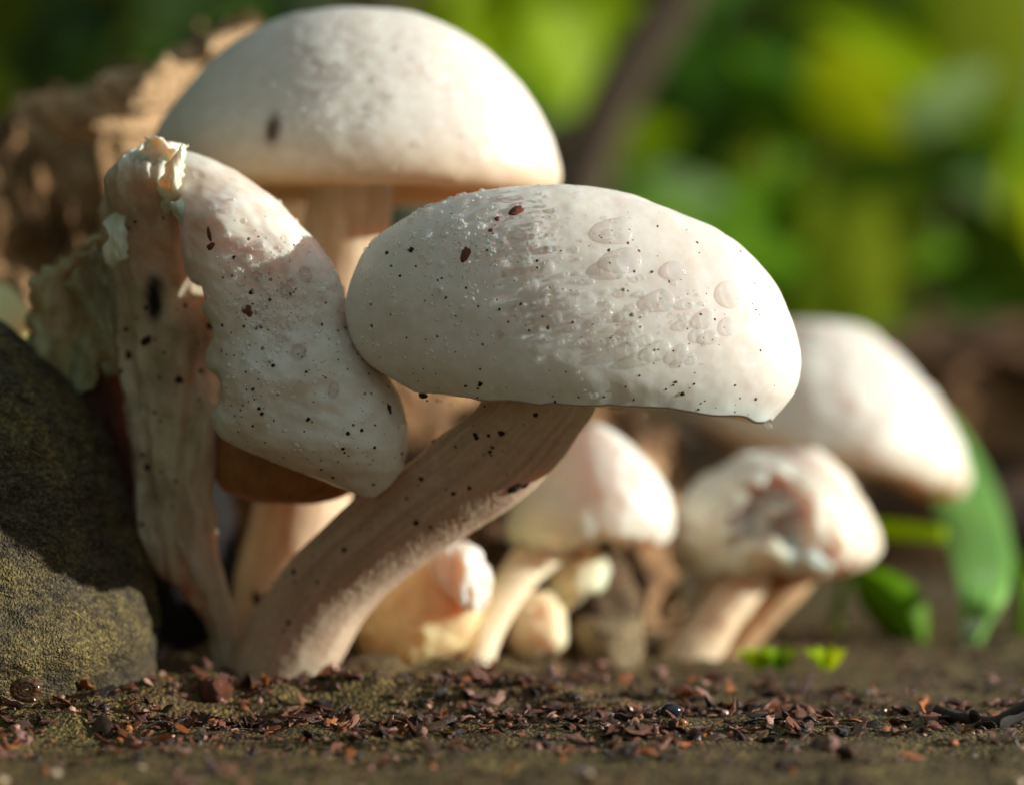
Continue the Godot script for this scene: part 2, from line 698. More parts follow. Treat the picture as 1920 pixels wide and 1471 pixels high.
func build_background() -> void:
	leaf_mesh = [leaf_shape(1.0, 0.5, 0.25, 0.3), leaf_shape(1.0, 0.42, 0.35, 0.5), leaf_shape(1.0, 0.6, 0.15, 0.15)]
	# the far hedge: one dark mass
	var mm := MultiMesh.new()
	mm.transform_format = MultiMesh.TRANSFORM_3D
	mm.mesh = leaf_mesh[0]
	mm.instance_count = 9000
	for i in mm.instance_count:
		var p := Vector3(rng.randf_range(-2.6, 2.6), pow(rng.randf(), 0.8) * 1.7, rng.randf_range(-3.4, -2.2))
		var b := Basis.from_euler(Vector3(rng.randf_range(-1.5, 1.0), rng.randf() * TAU, rng.randf_range(-1, 1)))
		mm.set_instance_transform(i, Transform3D(b.scaled(Vector3.ONE * rng.randf_range(0.07, 0.14)), p))
	var h := MultiMeshInstance3D.new()
	h.name = "hedge"
	h.multimesh = mm
	h.material_override = M.leaf_dark
	add_child(h)
	tag(h, "dense dark green hedge far behind the mushrooms", "hedge", "", "stuff")

	mm = MultiMesh.new()  # unseen thicket, added to dim and green the sky light from the left
	mm.transform_format = MultiMesh.TRANSFORM_3D
	mm.mesh = leaf_mesh[1]
	mm.instance_count = 2600
	for i in mm.instance_count:
		var p := Vector3(rng.randf_range(-0.75, -0.3), pow(rng.randf(), 0.8) * 0.75, rng.randf_range(-0.7, 0.5))
		var b := Basis.from_euler(Vector3(rng.randf_range(-1.5, 1.0), rng.randf() * TAU, rng.randf_range(-1, 1)))
		mm.set_instance_transform(i, Transform3D(b.scaled(Vector3.ONE * rng.randf_range(0.05, 0.09)), p))
	h = MultiMeshInstance3D.new()
	h.name = "added_thicket"
	h.multimesh = mm
	h.material_override = M.leaf_dark
	add_child(h)
	tag(h, "added unseen thicket left of the rotten log, dimming and greening the sky light", "thicket", "", "stuff")

	# leafy plants between the mushrooms and the hedge
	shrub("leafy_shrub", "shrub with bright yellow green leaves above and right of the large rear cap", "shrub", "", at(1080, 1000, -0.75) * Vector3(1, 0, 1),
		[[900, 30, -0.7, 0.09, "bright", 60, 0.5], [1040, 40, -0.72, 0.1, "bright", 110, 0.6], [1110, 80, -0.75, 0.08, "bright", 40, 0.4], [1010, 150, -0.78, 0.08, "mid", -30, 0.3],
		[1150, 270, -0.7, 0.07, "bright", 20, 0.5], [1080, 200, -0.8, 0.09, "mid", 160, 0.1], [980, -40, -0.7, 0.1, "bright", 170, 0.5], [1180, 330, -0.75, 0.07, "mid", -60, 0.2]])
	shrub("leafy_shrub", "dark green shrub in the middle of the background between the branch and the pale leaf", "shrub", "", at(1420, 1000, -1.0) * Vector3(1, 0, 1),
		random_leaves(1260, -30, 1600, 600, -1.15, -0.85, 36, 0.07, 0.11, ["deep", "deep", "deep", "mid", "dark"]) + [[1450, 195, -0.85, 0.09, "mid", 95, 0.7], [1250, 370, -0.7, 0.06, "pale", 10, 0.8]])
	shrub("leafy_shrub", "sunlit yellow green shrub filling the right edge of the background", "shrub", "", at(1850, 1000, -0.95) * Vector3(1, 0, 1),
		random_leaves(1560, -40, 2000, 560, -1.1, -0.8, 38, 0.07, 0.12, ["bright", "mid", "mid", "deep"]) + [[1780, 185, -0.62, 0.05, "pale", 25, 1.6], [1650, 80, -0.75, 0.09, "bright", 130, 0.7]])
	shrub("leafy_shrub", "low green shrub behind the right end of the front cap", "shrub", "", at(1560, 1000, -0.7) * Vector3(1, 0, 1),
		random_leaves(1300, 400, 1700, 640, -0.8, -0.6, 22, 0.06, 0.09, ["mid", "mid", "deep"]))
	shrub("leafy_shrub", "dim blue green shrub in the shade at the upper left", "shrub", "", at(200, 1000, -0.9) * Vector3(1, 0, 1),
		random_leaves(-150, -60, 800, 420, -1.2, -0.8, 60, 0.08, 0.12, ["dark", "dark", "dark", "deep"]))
	# leaning branch
	var br := tube([at(1390, -260, -0.68), at(1270, -20, -0.67), at(1150, 180, -0.66), at(1060, 420, -0.65), at(1000, 760, -0.64), at(960, 1080, -0.64)], [0.010, 0.011, 0.012, 0.014, 0.017, 0.020], 14, 30)
	single("leaning_branch", br, M.branch, "thick brown branch leaning to the right behind the front cap", "branch")

	# soil bank to the right
	var spec := []
	for i in 14:
		var t := float(i) / 13.0
		var py := lerpf(560, 1320, t)
		var left := 1560.0 - 500.0 * pow(t, 0.6) + 60.0 * sin(t * 9.0)
		if i == 0: left = 1900.0
		spec.append([left, py + 30.0, 2700.0 + 200.0 * t, py - 40.0, -0.40 + 0.05 * t, 0.03 + 0.09 * t, 0.2])
	var rows := roughen(loft(spec, 90, 130), 0.026, 16.0)
	rows = roughen(rows, 0.006, 70.0)
	var c1 := lin("#94704a")
	var c2 := lin("#d8b088")
	var c3 := lin("#1e150e")
	single("soil_bank", skin(rows, true, func(p, _n, _u, _v):
		var w := noise_mid.get_noise_3dv(p * 26.0)
		return c1.lerp(c2, clampf(w * 1.6, 0, 1)).lerp(c3, clampf(-w * 1.8, 0, 1))), M.wood, "bank of brown crumbly soil rising behind the rightmost mushrooms", "soil bank", "", "structure")


# ------------------------------------------------------------------ log and stones

func build_log_and_stones() -> void:
	# rotten log behind the left side
	var spec := [
		[-420, 330, -420, 1290, -0.16, 0.03, 0.04], [-150, 300, -150, 1290, -0.16, 0.035, 0.045], [0, 262, 0, 1285, -0.155, 0.04, 0.045], [60, 215, 60, 1285, -0.155, 0.04, 0.045], [150, 185, 150, 1285, -0.155, 0.04, 0.045],
		[172, 225, 172, 1285, -0.155, 0.04, 0.045], [205, 165, 205, 1285, -0.155, 0.04, 0.045], [280, 150, 280, 1285, -0.155, 0.04, 0.045], [330, 120, 330, 1280, -0.155, 0.035, 0.04], [380, 85, 380, 1280, -0.155, 0.035, 0.04],
		[395, 110, 395, 1280, -0.155, 0.035, 0.04], [440, 65, 440, 1280, -0.155, 0.03, 0.04], [490, 75, 490, 1280, -0.155, 0.03, 0.04], [600, 260, 600, 1280, -0.155, 0.03, 0.04], [760, 600, 760, 1280, -0.155, 0.03, 0.04], [950, 740, 950, 1270, -0.155, 0.03, 0.03], [1150, 760, 1150, 1265, -0.16, 0.03, 0.03], [1265, 800, 1265, 1260, -0.16, 0.02, 0.03]]
	var rows := roughen(loft(spec, 200, 120, 0.8), 0.0045, 34.0, true)
	rows = roughen(rows, 0.002, 160.0)
	var w1 := lin("#b8966e")
	var w2 := lin("#f4dcba")
	var w3 := lin("#57402a")
	var log := thing("rotten_log", Vector3(-0.09, 0, -0.155), "rugged brown rotten log with sunlit broken top behind the left mushrooms", "log")
	var log_tint := func(p, _n, _u, _v):
		var w := noise_mid.get_noise_3dv(p * Vector3(30, 60, 30))
		return w1.lerp(w2, clampf(w * 1.5 + 0.25, 0, 1)).lerp(w3, clampf(-w * 1.8, 0, 1))
	part("trunk", skin(rows, true, log_tint), M.wood, log)
	# broken splinters of the top, turned towards the light
	for sp in [[[52, 178, 150, 152], [62, 205, 168, 190], [85, 232, 168, 225], [108, 258, 160, 252]], [[205, 132, 290, 120], [186, 165, 305, 150], [178, 205, 318, 190], [180, 245, 300, 250]], [[318, 95, 388, 62], [300, 130, 380, 100], [270, 170, 350, 140], [255, 215, 320, 200]], [[398, 70, 470, 38], [392, 92, 462, 60], [388, 110, 440, 95]]]:
		var chunk := []
		for q in sp.size():
			var b := 0.004 if q > 0 and q < sp.size() - 1 else 0.002
			chunk.append([sp[q][0], sp[q][1], sp[q][2], sp[q][3], -0.097, b, b])
		var x0: float = at(sp[0][0], 0, -0.097).x
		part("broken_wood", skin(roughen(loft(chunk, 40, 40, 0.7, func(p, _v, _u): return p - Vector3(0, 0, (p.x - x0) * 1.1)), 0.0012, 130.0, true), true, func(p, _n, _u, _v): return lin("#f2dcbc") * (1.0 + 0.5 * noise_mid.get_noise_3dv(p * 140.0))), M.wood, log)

	# mossy stone at the left edge
	spec = [[-220, 545, -120, 548, -0.03, 0.004, 0.01], [-330, 590, -25, 592, -0.03, 0.018, 0.02], [-400, 650, 55, 652, -0.03, 0.026, 0.03], [-430, 730, 130, 732, -0.03, 0.031, 0.03], [-450, 820, 192, 820, -0.03, 0.034, 0.03], [-460, 910, 230, 910, -0.03, 0.036, 0.03],
		[-460, 1000, 255, 1000, -0.03, 0.037, 0.03], [-460, 1090, 280, 1090, -0.03, 0.038, 0.03], [-460, 1180, 290, 1180, -0.026, 0.038, 0.03], [-450, 1250, 283, 1250, -0.03, 0.037, 0.03], [-430, 1310, 268, 1310, -0.03, 0.035, 0.03], [-400, 1350, 240, 1350, -0.03, 0.033, 0.03]]
	rows = roughen(loft(spec, 240, 240), 0.0014, 55.0)
	rows = roughen(rows, 0.0007, 120.0, true)
	rows = roughen(rows, 0.0004, 800.0)
	var s1 := lin("#7c7564")
	var s2 := lin("#a99f6c")
	var s3 := lin("#38322a")
	single("mossy_stone", skin(rows, true, func(p, _n, _u, _v):
		var w := noise_mid.get_noise_3dv(p * 70.0)
		var q := noise_mid.get_noise_3dv(p * 420.0 + Vector3(5, 5, 5))
		return s1.lerp(s2, clampf(w * 1.7 + 0.3, 0, 1)).lerp(s3, clampf(q * 1.6, 0, 1))), M.stone, "large rounded dark mossy stone at the left edge with a sunlit patch low down", "stone")

	pebble("stone", [[1060, 1035, 1190, 1035], [1040, 1090, 1215, 1085], [1050, 1150, 1205, 1150], [1080, 1185, 1190, 1185]], -0.095, 0.012, "#b09a88", "blurred grey brown stone under the small sunlit mushroom's cap")
	pebble("stone", [[1090, 1160, 1195, 1155], [1075, 1200, 1205, 1195], [1090, 1245, 1195, 1245], [1110, 1265, 1180, 1265]], -0.075, 0.009, "#e2d2be", "pale tan stone below the grey brown stone")
	pebble("stone", [[660, 1235, 740, 1230], [640, 1265, 780, 1262], [650, 1295, 800, 1292]], -0.04, 0.008, "#a08c68", "flat brown stone on the ground right of the main stem's foot")
	pebble("stone", [[250, 760, 330, 760], [230, 900, 420, 900], [240, 1100, 450, 1100], [260, 1300, 470, 1300]], -0.085, 0.01, "#1d150f", "dark filler added for the deep shade in the gap between mossy stone and wilted stem")  # near-black body added to paint in the shade of the gap


func pebble(called: String, outline: Array, z: float, depth: float, hex: String, label: String) -> void:
	var spec := []
	var n := outline.size()
	for i in n:
		var o: Array = outline[i]
		var b := sin(PI * (i + 0.7) / (n + 0.4))
		spec.append([o[0], o[1], o[2], o[3], z, depth * b, depth * b])
	var rows := roughen(loft(spec, 40, 48), 0.0012, 120.0)
	var c := lin(hex)
	single(called, skin(rows, true, func(p, _n, _u, _v): return c * (1.0 + 0.7 * noise_mid.get_noise_3dv(p * 200.0))), M.stone, label, "stone")


# ------------------------------------------------------------------ mushrooms

func cap_tint(base: Color, rim: Color, from := 0.45) -> Callable:
	return func(p, _n, u, v):
		var w := noise_mid.get_noise_3dv(p * 60.0)
		var fibre := noise_mid.get_noise_2d(u * 220.0, v * 3.0) * clampf(v * 4.0, 0, 1)
		var stain := clampf(noise_mid.get_noise_3dv(p * 130.0 + Vector3(31, 7, 3)) * 2.2 - 0.55, 0, 1)
		var c := base.lerp(rim, smoothstep(from, 0.9, v)) * (1.0 + 0.07 * w + 0.04 * fibre)
		return c.lerp(lin("#c9b58c"), stain * 0.16)


func stem_tint(base: Color, streak: Color) -> Callable:
	return func(p, _n, u, v):
		var w := noise_mid.get_noise_2d(u * 44.0, v * 2.5 + p.x * 20.0)
		var q := noise_mid.get_noise_3dv(p * 300.0)
		return base.lerp(streak, clampf(0.35 + w * 0.9, 0, 1)) * (1.0 + 0.12 * q)


func torn_sheet(spec: Array, wave: float, jag: float) -> Array:
	# a thin torn piece of flesh: rows as in loft without bulges, waved in depth, with a ragged outline
	var full := []
	for r in spec: full.append([r[0], r[1], r[2], r[3], r[4], 0.0009, 0.0009])
	return loft(full, 44, 56, 1.0, func(p, v, u):
		var q: Vector3 = p
		q.z += noise_mid.get_noise_2d(p.x * 120.0 + 3.0, p.y * 60.0) * wave
		var e := pow(absf(cos(TAU * u)), 3.0) + pow(absf(v * 2.0 - 1.0), 4.0)
		q.x += noise_mid.get_noise_2d(p.y * 330.0, p.x * 90.0 + 8.0) * jag * e
		q.y += noise_mid.get_noise_2d(p.x * 330.0, p.y * 90.0 + 4.0) * jag * e
		return q)


func rot_at(q: Vector2, p: Vector3) -> float:
	# how far rotten the damaged cap is at a place: a hollow with an uneven edge
	var r := Vector2((q.x - 1450.0 + 0.25 * (q.y - 970.0)) / 84.0, (q.y - 972.0) / 62.0).length() + 0.75 * noise_mid.get_noise_3dv(p * 75.0)
	return clampf((1.05 - r) * 2.6, 0.0, 1.0)


func along(list: Array, y: float) -> float:
	# x of an outline at height y
	for i in list.size() - 1:
		if y <= list[i + 1][1]:
			return lerpf(list[i][0], list[i + 1][0], clampf((y - list[i][1]) / maxf(list[i + 1][1] - list[i][1], 0.01), 0, 1))
	return list[list.size() - 1][0]


func build_mushrooms() -> void:
	var white := lin("#efece6")
	var cream := lin("#ead9bd")
	var tan_ := lin("#c9a57a")
	var stem_pale := lin("#d6c4ac")
	var stem_grey := lin("#b8a087")

	# 1 front mushroom
	var base := at(520, 1270, -0.04) * Vector3(1, 0, 1)
	var t := thing("mushroom", base, "white mushroom in front with wide wet oblong cap and slanting speckled stem", "mushroom")
	var attach := at(1010, 640, -0.01)
	var rows := dome([[1050, 346], [960, 352], [860, 368], [760, 410], [690, 465], [652, 545], [655, 620], [690, 682], [770, 725]],
		[[1050, 346], [1150, 355], [1250, 388], [1355, 435], [1438, 508], [1487, 596], [1503, 668], [1492, 735], [1446, 797]], -0.006, 0.015, 0.024, attach, 110, 220, 0.0005, 52, 0.45, 0.0003, 0.0012)
	var mesh := skin(rows, true, cap_tint(white, white))
	var cap := part("cap", mesh, M.cap, t)
	var look := lookup(mesh)
	lit_from = 985.0
	lit_above = 0.0
	drops_on(cap, look, [[1180, 487, 48, 1.1], [1160, 500, 40, 1.2], [1268, 507, 38, 1.05], [1165, 432, 46, 1.3], [1248, 562, 34, 1.3], [1290, 570, 22, 1.0], [1370, 552, 44, 1.25], [1325, 597, 26, 1.5], [1366, 612, 26, 1.4],
		[1280, 610, 20, 1.0], [1296, 608, 14, 1.0], [1335, 632, 26, 1.0], [1310, 628, 20, 1.5], [1285, 596, 12, 1.0], [1195, 615, 22, 1.1], [1183, 590, 22, 1.2], [1143, 573, 18, 1.0], [1208, 588, 14, 1.0], [1100, 568, 40, 1.1], [1245, 655, 30, 1.3], [1185, 655, 26, 1.2],
		[1215, 668, 26, 1.2], [1280, 663, 24, 1.6], [1215, 637, 20, 1.1], [1300, 675, 14, 1.2], [1275, 680, 16, 1.0], [880, 400, 26, 1.5], [905, 405, 16, 1.3], [820, 435, 22, 1.3], [965, 488, 26, 1.4], [990, 492, 18, 1.3], [935, 462, 20, 1.6], [1000, 430, 24, 1.2],
		[1002, 455, 20, 1.4], [1010, 405, 22, 1.2], [990, 478, 14, 1.2], [1030, 500, 22, 1.3], [1020, 565, 22, 1.2], [1000, 535, 22, 1.5], [1045, 595, 20, 1.4], [880, 378, 18, 1.2], [820, 388, 18, 1.3], [790, 400, 16, 1.2], [770, 415, 14, 1.2], [845, 376, 16, 1.2], [945, 560, 20, 1.2],
		[818, 548, 16, 1.1], [1150, 640, 14, 1.0], [1130, 600, 12, 1.0], [1205, 550, 14, 1.0], [1170, 548, 14, 1.3], [1205, 520, 12, 1.0], [1440, 792, 20, 1.4]], base)
	var tiny := cloud(1080, 600, 90, 60, 170, 5, 14) + cloud(950, 450, 100, 50, 230, 4, 14) + spread(670, 420, 1000, 680, 240, 3, 9) + spread(760, 360, 1050, 470, 140, 4, 12)
	scatter_on(cap, look, "small_droplets", lens_mesh[1], M.bead, tiny.filter(func(d): return d[0] < 930), base)
	scatter_on(cap, look, "small_droplets", lens_mesh[2], M.drop, tiny.filter(func(d): return d[0] >= 930 and d[0] < 1040), base)
	scatter_on(cap, look, "small_droplets", lens_mesh[1], M.water, (tiny + spread(1060, 520, 1330, 690, 45, 4, 10)).filter(func(d): return d[0] >= 1040), base)
	var flecks := spread(670, 400, 1480, 770, 105, 2, 6) + cloud(1230, 740, 60, 20, 10, 4, 9) + [[770, 468, 11, 1.3], [725, 474, 8, 1], [793, 742, 13, 1.5], [1280, 738, 9, 1], [1240, 690, 9, 1.4], [900, 720, 9, 1.4]]
	scatter_on(cap, look, "dirt_specks", fleck_mesh, M.dirt, flecks, base, 0.6)
	scatter_on(cap, look, "brown_dust", fleck_mesh, M.dust, spread(665, 380, 1490, 780, 150, 2, 7), base, 0.5)
	scatter_on(cap, look, "brown_scraps", fleck_mesh, M.rust, [[968, 395, 22, 1.5], [932, 410, 12, 1], [872, 477, 18, 1.8], [920, 432, 10, 1], [1185, 590, 8, 1]], base, 0.5)
	var srows := loft([[905, 690, 1110, 690, -0.008, 0.008, 0.008], [900, 755, 1118, 762, -0.009, 0.0085, 0.0085], [830, 812, 1085, 815, -0.013, 0.0085, 0.0085], [768, 866, 1040, 875, -0.018, 0.0085, 0.0085], [700, 905, 965, 945, -0.022, 0.0085, 0.0085], [620, 975, 880, 1000, -0.026, 0.0085, 0.0085],
		[547, 1045, 800, 1052, -0.03, 0.0085, 0.0085], [500, 1110, 735, 1105, -0.034, 0.0085, 0.0085], [456, 1178, 685, 1160, -0.037, 0.0085, 0.0085], [425, 1250, 640, 1240, -0.04, 0.009, 0.009], [395, 1320, 610, 1310, -0.042, 0.009, 0.009]], 120, 90, 1.0,
		func(p, v, u):
			var groove := exp(-pow((u - (0.36 - 0.02 * v)) / 0.012, 2.0)) * clampf((v - 0.45) * 8.0, 0, 1)
			return p + Vector3(0, 0, -0.0009 * groove))
	srows = roughen(srows, 0.0004, 60.0)
	srows = roughen(srows, 0.00015, 600.0)
	mesh = skin(srows, true, stem_tint(stem_pale, stem_grey))
	var stem := part("stem", mesh, M.stem, t)
	look = lookup(mesh)
	scatter_on(stem, look, "dirt_specks", fleck_mesh, M.dirt, spread(450, 760, 1100, 1260, 130, 3, 11) + [[965, 915, 22, 1.5], [985, 910, 14, 1.2], [940, 812, 14, 1], [850, 925, 10, 1], [645, 1030, 11, 1]], base, 0.6)

	# 2 large rear mushroom
	base = at(500, 1265, -0.06) * Vector3(1, 0, 1)
	t = thing("mushroom", base, "largest mushroom, broad domed cap beaded with blurred drops, standing behind the others", "mushroom")
	attach = at(655, 265, -0.055)
	rows = dome([[690, 17], [600, 20], [500, 46], [410, 105], [340, 180], [297, 245], [286, 295], [305, 335], [350, 355], [420, 356]], [[690, 17], [790, 30], [890, 78], [970, 150], [1025, 235], [1050, 305], [1048, 350], [1020, 372], [950, 372]], -0.055, 0.026, 0.03, attach, 110, 260, 0.0003, 52)
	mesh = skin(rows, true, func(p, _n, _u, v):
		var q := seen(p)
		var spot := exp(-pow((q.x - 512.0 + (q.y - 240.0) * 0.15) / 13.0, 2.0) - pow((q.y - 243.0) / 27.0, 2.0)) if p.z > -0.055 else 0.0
		var c := white.lerp(lin("#dcb07a"), smoothstep(0.58, 0.86, v)) * (1.0 + 0.06 * noise_mid.get_noise_3dv(p * 60.0))  # warm glow of light through the thin margin, painted into the rim colour
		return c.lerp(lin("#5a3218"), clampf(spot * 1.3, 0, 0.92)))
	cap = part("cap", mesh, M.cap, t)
	look = lookup(mesh)
	lit_from = 380.0
	drops_on(cap, look, spread(540, 130, 720, 250, 60, 7, 15, 1.2) + cloud(640, 130, 80, 50, 70, 7, 15, 1.2) + spread(540, 40, 850, 220, 60, 7, 14, 1.2) + [[870, 255, 15, 1], [915, 260, 15, 1], [800, 138, 14, 1], [858, 333, 15, 1], [738, 316, 13, 1], [640, 272, 14, 1], [660, 272, 14, 1], [785, 270, 15, 1], [670, 205, 13, 1], [900, 295, 12, 1]], base)
	rows = roughen(loft([[580, 270, 735, 270, -0.055, 0.007, 0.007], [575, 360, 738, 362, -0.055, 0.007, 0.007], [562, 480, 725, 490, -0.055, 0.007, 0.007], [520, 700, 700, 700, -0.056, 0.0075, 0.0075], [476, 940, 655, 940, -0.058, 0.008, 0.008], [440, 1080, 620, 1083, -0.06, 0.008, 0.008], [415, 1290, 600, 1290, -0.062, 0.009, 0.009]], 80, 60), 0.0005, 80.0)
	mesh = skin(rows, true, stem_tint(cream, tan_))
	stem = part("stem", mesh, M.stem, t)
	scatter_on(stem, lookup(mesh), "dirt_specks", fleck_mesh, M.dirt, [[482, 1122, 22, 1.4]], base, 0.4)

	# 3 wilted mushroom
	base = at(430, 1275, -0.045) * Vector3(1, 0, 1)
	t = thing("mushroom", base, "wilted mushroom at the left, ragged cap drooping beside its torn hollow stem", "mushroom")
	var ragged := func(p: Vector3, v: float, u: float) -> Vector3:
		p.z += noise_mid.get_noise_3dv(p * 55.0) * 0.0016
		return p
	var torn := [[330, 282], [318, 320], [326, 380], [336, 415], [339, 446], [344, 478], [350, 510], [360, 530], [372, 537], [382, 520], [392, 528], [396, 542], [386, 562], [381, 580], [386, 594], [396, 606], [404, 620], [400, 637], [391, 655], [388, 677], [393, 695], [408, 706], [415, 716], [414, 750], [404, 764], [398, 779], [402, 800], [418, 820], [450, 838], [540, 876], [640, 914], [684, 931]]
	var whole := [[346, 282], [400, 300], [450, 322], [522, 376], [560, 420], [596, 455], [630, 505], [650, 560], [666, 620], [690, 665], [728, 708], [750, 745], [764, 795], [765, 838], [755, 880], [733, 908], [704, 931]]
	var hem := [[330, 282], [320, 330], [330, 400], [345, 470], [365, 540], [385, 610], [398, 700], [404, 790], [450, 838], [540, 876], [640, 914], [684, 931]]
	var sheet := []
	for i in 150:
		var y := lerpf(284.0, 930.0, i / 149.0)
		var xl := along(hem, y)
		var xr := along(whole, y)
		if y < 380.0: xr = lerpf(346.0 + pow((y - 284.0) / 96.0, 0.7) * 178.0, xr, 0.5)
		var w := clampf((xr - xl) / 330.0, 0.05, 1.0)
		sheet.append([xl, y, xr, y, -0.012 - 0.007 * clampf((420.0 - y) / 140.0, 0, 1), 0.0145 * pow(w, 0.7), 0.009 * pow(w, 0.7)])
	rows = loft(sheet, 150, 160, 0.85, ragged)
	for i in 150:
		var y := lerpf(284.0, 930.0, i / 149.0)
		var shift := (along(torn, y) - along(hem, y)) * S * 1.06
		for j in 160:
			var edge := clampf((-cos(TAU * j / 160.0) - 0.78) * 6.0, 0.0, 1.0)
			rows[i][j] = rows[i][j] + Vector3(shift * edge, 0, 0)
	rows = roughen(rows, 0.00025, 300.0)
	mesh = skin(rows, true, func(p, _n, _u, v):
		var w := noise_mid.get_noise_3dv(p * 80.0)
		return lin("#ebe7df").lerp(lin("#d9ccbc"), clampf(w * 1.5, 0, 1)))
	cap = part("cap", mesh, M.cap, t)
	look = lookup(mesh)
	lit_from = 9999.0
	lit_above = 480.0
	drops_on(cap, look, [[455, 455, 20, 1.1], [485, 480, 22, 1.1], [490, 455, 16, 1], [452, 520, 18, 1.1], [482, 517, 18, 1.1], [572, 515, 26, 1.3], [535, 545, 22, 1.2], [560, 660, 30, 1.1], [525, 635, 16, 1.2], [595, 600, 16, 1.3], [432, 395, 16, 1], [400, 390, 18, 1], [508, 508, 12, 1], [535, 500, 16, 1.1], [545, 530, 15, 1.2], [520, 600, 12, 1], [625, 730, 20, 1.6]], base)
	scatter_on(cap, look, "small_droplets", lens_mesh[1], M.bead, cloud(520, 560, 55, 75, 260, 4, 13) + spread(420, 500, 700, 860, 260, 3, 10), base)
	scatter_on(cap, look, "dirt_specks", fleck_mesh, M.dirt, spread(400, 480, 760, 900, 105, 2.5, 8) + [[730, 767, 14, 1.5], [470, 548, 9, 1], [678, 806, 8, 1], [652, 812, 8, 1]], base, 0.6)
	scatter_on(cap, look, "brown_dust", fleck_mesh, M.dust, spread(400, 440, 760, 910, 150, 2, 8), base, 0.5)
	scatter_on(cap, look, "brown_scraps", fleck_mesh, M.rust, [[462, 580, 15, 1.3], [468, 588, 12, 1.2], [392, 440, 10, 3.0], [395, 462, 12, 1.6], [456, 578, 6, 1]], base, 0.6)
	# torn stem sheet, its fold, lobes and gill side
	var crumple := func(p: Vector3, v: float, u: float) -> Vector3:
		var w := noise_mid.get_noise_3d(p.x * 160.0, p.y * 30.0, p.z * 40.0)
		p.z += w * 0.0034 + noise_mid.get_noise_3d(p.x * 520.0, p.y * 60.0, p.z * 80.0) * 0.001
		p.x += noise_mid.get_noise_3dv(p * 90.0) * 0.0009
		return p
	rows = loft([[262, 272, 340, 270, -0.016, 0.003, 0.006], [226, 300, 344, 296, -0.015, 0.006, 0.008], [202, 350, 348, 345, -0.016, 0.008, 0.008], [190, 420, 380, 420, -0.022, 0.008, 0.007], [200, 500, 415, 500, -0.026, 0.007, 0.007], [215, 580, 425, 580, -0.027, 0.006, 0.006], [225, 660, 420, 660, -0.028, 0.006, 0.006], [232, 740, 410, 740, -0.029, 0.006, 0.006], [238, 800, 412, 800, -0.03, 0.006, 0.006],
		[252, 870, 402, 870, -0.031, 0.006, 0.006], [256, 940, 398, 940, -0.033, 0.006, 0.006], [256, 1000, 400, 1000, -0.035, 0.006, 0.006], [288, 1060, 412, 1060, -0.037, 0.005, 0.005], [340, 1110, 424, 1110, -0.039, 0.004, 0.004], [378, 1165, 432, 1165, -0.041, 0.003, 0.003], [396, 1215, 440, 1215, -0.043, 0.003, 0.003], [410, 1300, 460, 1300, -0.046, 0.003, 0.003]], 160, 100, 0.8, crumple)
	rows = roughen(rows, 0.0004, 200.0)
	mesh = skin(rows, true, func(p, _n, u, v):
		var q := seen(p)
		var painted_hole := exp(-pow((q.x - 289.0) / 15.0, 2.0) * 1.2 - pow((q.y - 558.0) / 40.0, 4.0))  # dark inside of the hole, painted onto the unbroken stem
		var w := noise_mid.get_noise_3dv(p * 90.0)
		return lin("#d2c6ae").lerp(lin("#a89c82"), clampf(w * 1.4 + 0.2, 0, 1)).lerp(lin("#ece6da"), clampf((345.0 - q.y + (q.x - 290.0) * 0.6) / 60.0 + w * 1.5, 0, 1)).lerp(lin("#15100c"), clampf(painted_hole * 1.6, 0, 1)))  # whitened top paints in the sunlit part of the torn stem
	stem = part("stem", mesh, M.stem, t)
	look = lookup(mesh)
	scatter_on(stem, look, "dirt_specks", fleck_mesh, M.dirt, spread(200, 380, 400, 1050, 50, 5, 13) + [[240, 665, 20, 1.3], [335, 712, 16, 1], [272, 640, 16, 2], [275, 875, 16, 1]], base, 0.5)
	rows = loft([[384, 750, 406, 752, -0.026, 0.002, 0.002], [352, 830, 408, 838, -0.027, 0.004, 0.004], [326, 920, 402, 922, -0.029, 0.004, 0.004], [325, 1000, 404, 1000, -0.031, 0.004, 0.004], [352, 1065, 415, 1062, -0.034, 0.004, 0.004], [388, 1130, 430, 1130, -0.037, 0.003, 0.003], [408, 1200, 442, 1200, -0.04, 0.003, 0.003], [420, 1300, 460, 1300, -0.045, 0.003, 0.003]], 70, 40, 0.9, crumple)
	part("stem_fold", skin(rows, true, stem_tint(lin("#dcc9b4"), lin("#c2a890"))), M.stem, t)
	rows = torn_sheet([[175, 452, 225, 440, -0.03], [110, 486, 240, 480, -0.031], [62, 530, 245, 530, -0.032], [50, 580, 240, 575, -0.033], [48, 630, 215, 630, -0.033], [62, 672, 190, 690, -0.033], [85, 705, 150, 740, -0.034], [100, 742, 128, 752, -0.034]], 0.0042, 0.0016)
	part("torn_cap_lobe", skin(rows, true, stem_tint(lin("#b5b78c"), lin("#7f7a62"))), M.stem, t)
	rows = torn_sheet([[150, 480, 205, 470, -0.026], [120, 530, 215, 520, -0.026], [150, 590, 225, 585, -0.027], [185, 650, 232, 655, -0.028], [205, 700, 236, 705, -0.029]], 0.003, 0.0018)
	part("torn_cap_lobe", skin(rows, true, stem_tint(lin("#a7a482"), lin("#6d6650"))), M.stem, t)
